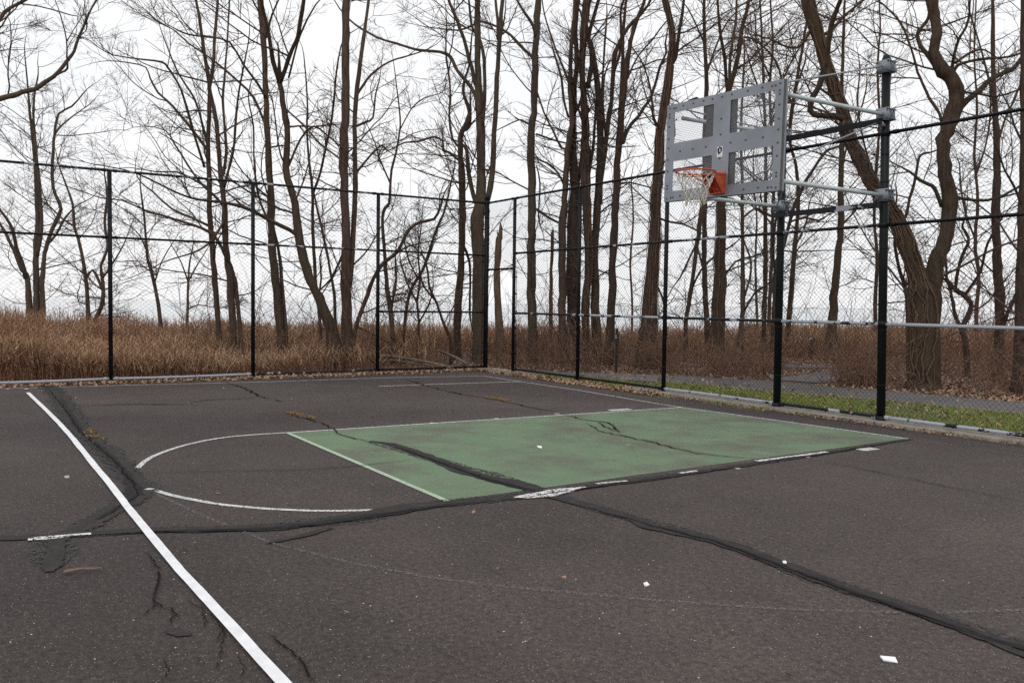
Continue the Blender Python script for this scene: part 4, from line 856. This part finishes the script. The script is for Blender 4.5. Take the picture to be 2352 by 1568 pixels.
P,x,D=wedge(34000,480,2800,25,41); k=outside(P,.3)&(clump0(P*.6)+.35*R.rand(len(P))>.45-.3*(x>1700)); P,D,x=P[k],D[k],x[k]
Q=strips(mb,P,np.c_[R.randn(len(P),2)*.12,np.ones(len(P))],R.uniform(.5,1.0,len(P))*np.where(x>1700,1.,.68),R.uniform(.005,.010,len(P)),4,.06)
j=R.rand(len(P))<.6; strips(mb,Q[j,-2],np.c_[R.randn(j.sum(),2)*.5,np.ones(j.sum())],R.uniform(.12,.3,j.sum()),R.uniform(.006,.014,j.sum()),3,.15,-.1,1)
mb.build('dry_reeds',[M['reed'],M['plume']],smooth=False)['kind']='stuff'
# brambles: arching stems with side shoots
mb=MB()
def clump(P): return np.clip(.5+.33*np.sin(P[:,0]*1.15+1.7*np.sin(P[:,1]*.8))+.33*np.sin(P[:,1]*1.35+1.3*np.sin(P[:,0]*.7)+2),0,1)
def bramble(n,x0,x1,d0,d1,hs,pw=1.4,fade=None,arch=-.10,margin=.05):
    P,x,D=wedge(n,x0,x1,d0,d1,pw); k=outside(P,margin)
    if fade is not None: k&=R.rand(len(P))<fade(x)
    k&=~((x>845)&(x<1100)&(P[:,0]>FX-1.5))&~((x>1385)&(x<1440)&(D<20.5))&~((x>1835)&(x<1885)&(D<25.4))
    cl=clump(P); k&=R.rand(len(P))<.35+.65*cl
    P=P[k]; n_=len(P); L=R.uniform(*hs,n_)*(.38+.92*cl[k])*np.clip(R.lognormal(0,.28,n_),.4,1.9)
    Q=grow(P,np.c_[R.randn(n_,2)*.42,np.ones(n_)],L,7,.13,arch); r=np.full((n_,7),1.)*np.linspace(.0078,.0036,7)*R.uniform(.7,1.4,n_)[:,None]; mb.tubes(Q,r,3)
    P2,r2,_=kids(Q,r,3,.15,1.,(25,65),(.3,.75),5,.16,-.03,.0034,.75); mb.tubes(P2,r2,3)
    P3,r3,_=kids(P2,r2,1,.2,1.,(30,70),(.4,.8),3,.15,0,.0028,.8); mb.tubes(P3,r3,3)
bramble(1900,330,1240,16.2,27,(.5,1.0),1.6,lambda x:np.clip((x-300)/380,0.05,1))
bramble(500,-250,500,16.5,26,(.6,1.2),1.3)
bramble(1800,1100,1760,18.,28,(.5,1.0),1.3)
bramble(700,1640,1800,19.,28,(.4,.8),1.3)
bramble(350,1790,2000,21.5,28,(.35,.7),.6)
bramble(1700,1880,2750,14.6,27,(.5,1.05),1.4,margin=.7)
bramble(420,1890,2030,16.2,18.5,(.7,1.2),1.)
bramble(700,450,2450,19,27,(1.3,2.9),1.,arch=.015)
mb.build('bramble_thicket',M['bramble'])['kind']='stuff'
# grass on the verge and tufts along the kerb
mb=MB()
nx=np.array([p[0] for p in NEAR]); ny=np.array([p[1] for p in NEAR])
n=90000; P=np.c_[R.uniform(-5.6,9.5,n),R.uniform(1.15,5.0,n),np.full(n,-.02)]; P=P[P[:,1]<np.interp(P[:,0],nx,ny)-.02+.06*R.randn(n)]
cl=np.sin(P[:,0]*2.1+1.3*np.sin(P[:,1]*2.7))+np.sin(P[:,1]*3.3+P[:,0]*.9)+.7*R.randn(len(P)); P=P[cl>-1.1]
strips(mb,P,np.c_[R.randn(len(P),2)*.75,np.ones(len(P))],R.uniform(.03,.085,len(P)),R.uniform(.002,.0042,len(P)),3,.25,-.25)
n=5200; P=np.c_[R.uniform(-6.9,1.,n),R.uniform(.52,1.1,n),np.full(n,.0)]; P=P[(np.sin(P[:,0]*3.1)+np.sin(P[:,0]*7.3+2)+R.randn(len(P))*.5)>.35]
strips(mb,P,np.c_[R.randn(len(P),2)*.9,np.ones(len(P))],R.uniform(.02,.06,len(P)),R.uniform(.002,.004,len(P)),3,.25,-.2)
n=1500; P=np.c_[R.uniform(-1.,7,n),R.uniform(.68,.82,n),np.full(n,.003)]; P=P[(np.sin(P[:,0]*4.1)+np.sin(P[:,0]*9.3)+R.randn(len(P))*.5)>.7]
strips(mb,P,np.c_[R.randn(len(P),2)*.9,np.ones(len(P))],R.uniform(.015,.04,len(P)),R.uniform(.002,.004,len(P)),3,.25,-.2)
n=4000; P=np.c_[R.uniform(-7.2,-6.8,n),R.uniform(-9,.8,n),np.full(n,.0)]; P=P[(np.sin(P[:,1]*2.1)+np.sin(P[:,1]*5.3)+R.randn(len(P))*.5)>.8]
strips(mb,P,np.c_[R.randn(len(P),2)*.9,np.ones(len(P))],R.uniform(.015,.045,len(P)),R.uniform(.002,.004,len(P)),3,.25,-.2)
mb.build('grass',M['grass'],smooth=False)['kind']='stuff'
# dead leaves
mb=MB()
def leaves(P,s0=.02,s1=.045):
    n=len(P); a=R.rand(n)*6.28; s=R.uniform(s0,s1,n); u=np.c_[np.cos(a),np.sin(a),R.randn(n)*.45]*s[:,None]; v=np.c_[-np.sin(a),np.cos(a),R.randn(n)*.45]*s[:,None]*.6
    c=P+np.c_[np.zeros((n,2)),.008+.02*R.rand(n)]; up=np.c_[np.zeros((n,2)),s*.35]
    V=np.stack([c-u,c-v*1.0+up*0,c+u+up,c+v+up*.5],1).reshape(-1,3); i=np.arange(n)*4; mb.add(V,np.stack([i,i+1,i+2,i+3],-1))
def rect(n,x0,x1,y0,y1,z=0.): return np.c_[R.uniform(x0,x1,n),R.uniform(y0,y1,n),np.full(n,z)]
leaves(rect(3600,-7.25,-6.84,-13,.9)); leaves(rect(900,-6.9,-6.5,-13,.9)[R.rand(900)<.25]); leaves(rect(1600,-6.9,-1.2,.5,.95)); leaves(rect(500,-1.5,6,.66,.82),.012,.03)
leaves(rect(700,-5,8,1.15,3.6,-.01)); leaves(rect(260,-6,8,2,5.3,-.008)[R.rand(260)<.5])
P,x,D=wedge(26000,1050,2800,14,30,1.5); leaves(P[outside(P,-.12)]); P,x,D=wedge(7000,-300,1200,15.8,22,1.5); leaves(P[outside(P)])
leaves(rect(70,-6.5,9,-9,.4,.002)[R.rand(70)<.5],.012,.025)
mb.build('leaf_litter',M['leaf'],smooth=False)['kind']='stuff'
# ------------------------------------------------------------------ small things
def signpost(px,ytop,ybase,D,x0,x1,y0,y1,yaw,label):
    b=at(px,ybase,D); k=D/F; top=at(px,ytop,D); root=empty('trail_sign',(b[0],b[1],0),label,'sign','small dark trail signs')
    mb=MB(); mb.box((b[0]-.02,b[1]-.02,-.1),(b[0]+.02,b[1]+.02,top[2])); mb.build('post',M['sign'],root,smooth=False)
    w_=(x1-x0)*k/math.cos(yaw); h_=(y1-y0)*k; c=at((x0+x1)/2,(y0+y1)/2,D-.04); r_=unit(RT*np.array([1,1,0])); f_=unit(FW*np.array([1,1,0])); ax=r_*math.cos(yaw)+f_*math.sin(yaw); nr=-f_*math.cos(yaw)+r_*math.sin(yaw)
    def S_(p): return c+ax*p[0]+nr*p[1]+np.array([0,0,p[2]])
    mb=MB(); mb.box((-w_/2,-.012,-h_/2),(w_/2,.012,h_/2),0,S_); pn=mb.build('sign_board',M['sign'],root,smooth=False)
    mb=MB()
    for z0,runs in((.56,[(.05,.16),(.24,.36),(.37,.72)]),(.30,[(.04,.30),(.31,.48),(.54,.74)]),(.04,[(.03,.24),(.26,.52)])):
        for a_,b_ in runs:
            n_=max(1,int((b_-a_)/.075))
            for q in range(n_):
                xa=a_+(b_-a_)*q/n_; xb=xa+(b_-a_)/n_*.82; mb.box((-w_/2+xa*w_+.0,.0125,h_*(z0-.06)*.5+h_*.06),(-w_/2+xb*w_,.016,h_*(z0+.13)*.5+h_*.06),0,S_)
    mb.build('lettering',M['lett'],pn,smooth=False)
signpost(1415.5,754,852,19.4,1410.5,1421.5,766.5,790.5,.75,"narrow upright dark sign with three pale text rows, left of the shaggy vine tree")
signpost(1862.5,776,829,25.,1856.5,1871,788-.5-14,788,.15,"square dark sign with pale text rows in the clearing between the poles")
def scrap(name,pts,label,cat,z=.006,m='paper',group=None):
    P=gl(pts); mb=MB(); n=len(P); top=[(x,y,z+.003+.004*math.sin(i*2.1)) for i,(x,y) in enumerate(P)]; bot=[(x,y,z-.004) for x,y in P]
    c=np.mean(np.array(top),0); mb.add(top+bot+[tuple(c)],[(i,i+n,(i+1)%n+n,(i+1)%n) for i in range(n)],[(i,(i+1)%n,2*n) for i in range(n)])
    tag(mb.build(name,M[m],smooth=False),label,cat,group)
scrap('tape_scrap',[(2021,1509),(2056,1514),(2062,1523),(2029,1518)],"white rectangular scrap of line tape on the asphalt near the lower right corner",'tape scrap',group='white scraps on the court')
scrap('tape_scrap',[(1478,1341),(1486,1340),(1492,1344),(1485,1347),(1480,1346)],"small round white scrap on open asphalt below the long sealed crack",'tape scrap',group='white scraps on the court')
scrap('tape_scrap',[(1233,1026),(1244,1028),(1245,1031),(1236,1030)],"tiny white scrap lying in the middle of the green key",'tape scrap',z=.012,group='white scraps on the court')
scrap('tape_scrap',[(147,1095),(158,1094),(160,1098),(150,1099)],"pale scrap on the asphalt left of the long white line",'tape scrap',m='grey',group='white scraps on the court')
scrap('tape_scrap',[(1797,1296),(1805,1297),(1807,1300),(1799,1300)],"little white scrap stuck on the sealed crack's middle stretch",'tape scrap',z=.02,group='white scraps on the court')
P=np.array([np.r_[ground(x,y)[:2],.014+h_] for x,y,h_ in((148,1319,0),(165,1317,.004),(190,1314,.006),(215,1313,.004),(233,1310,.001))]); c=catmull(np.c_[P,[.010,.009,.008,.0075,.006]],.03); mb=MB(); mb.tubes(c[None,:,:3],c[None,:,3],7,cap=True)
tag(mb.build('fallen_twig',M['limb']),"thick brown twig lying on the asphalt left of the long white line",'twig')
P=np.array([np.r_[ground(x,y)[:2],.012] for x,y in((633,919),(641,922),(648,924))]); c=catmull(np.c_[P,[.008,.007,.005]],.05); mb=MB(); mb.tubes(c[None,:,:3],c[None,:,3],6,cap=True)
tag(mb.build('fallen_twig',M['twigd']),"short dark twig on the asphalt left of the green key's far corner",'twig')
print('faces',sum(len(o.data.polygons) for o in sc.objects if o.type=='MESH'))
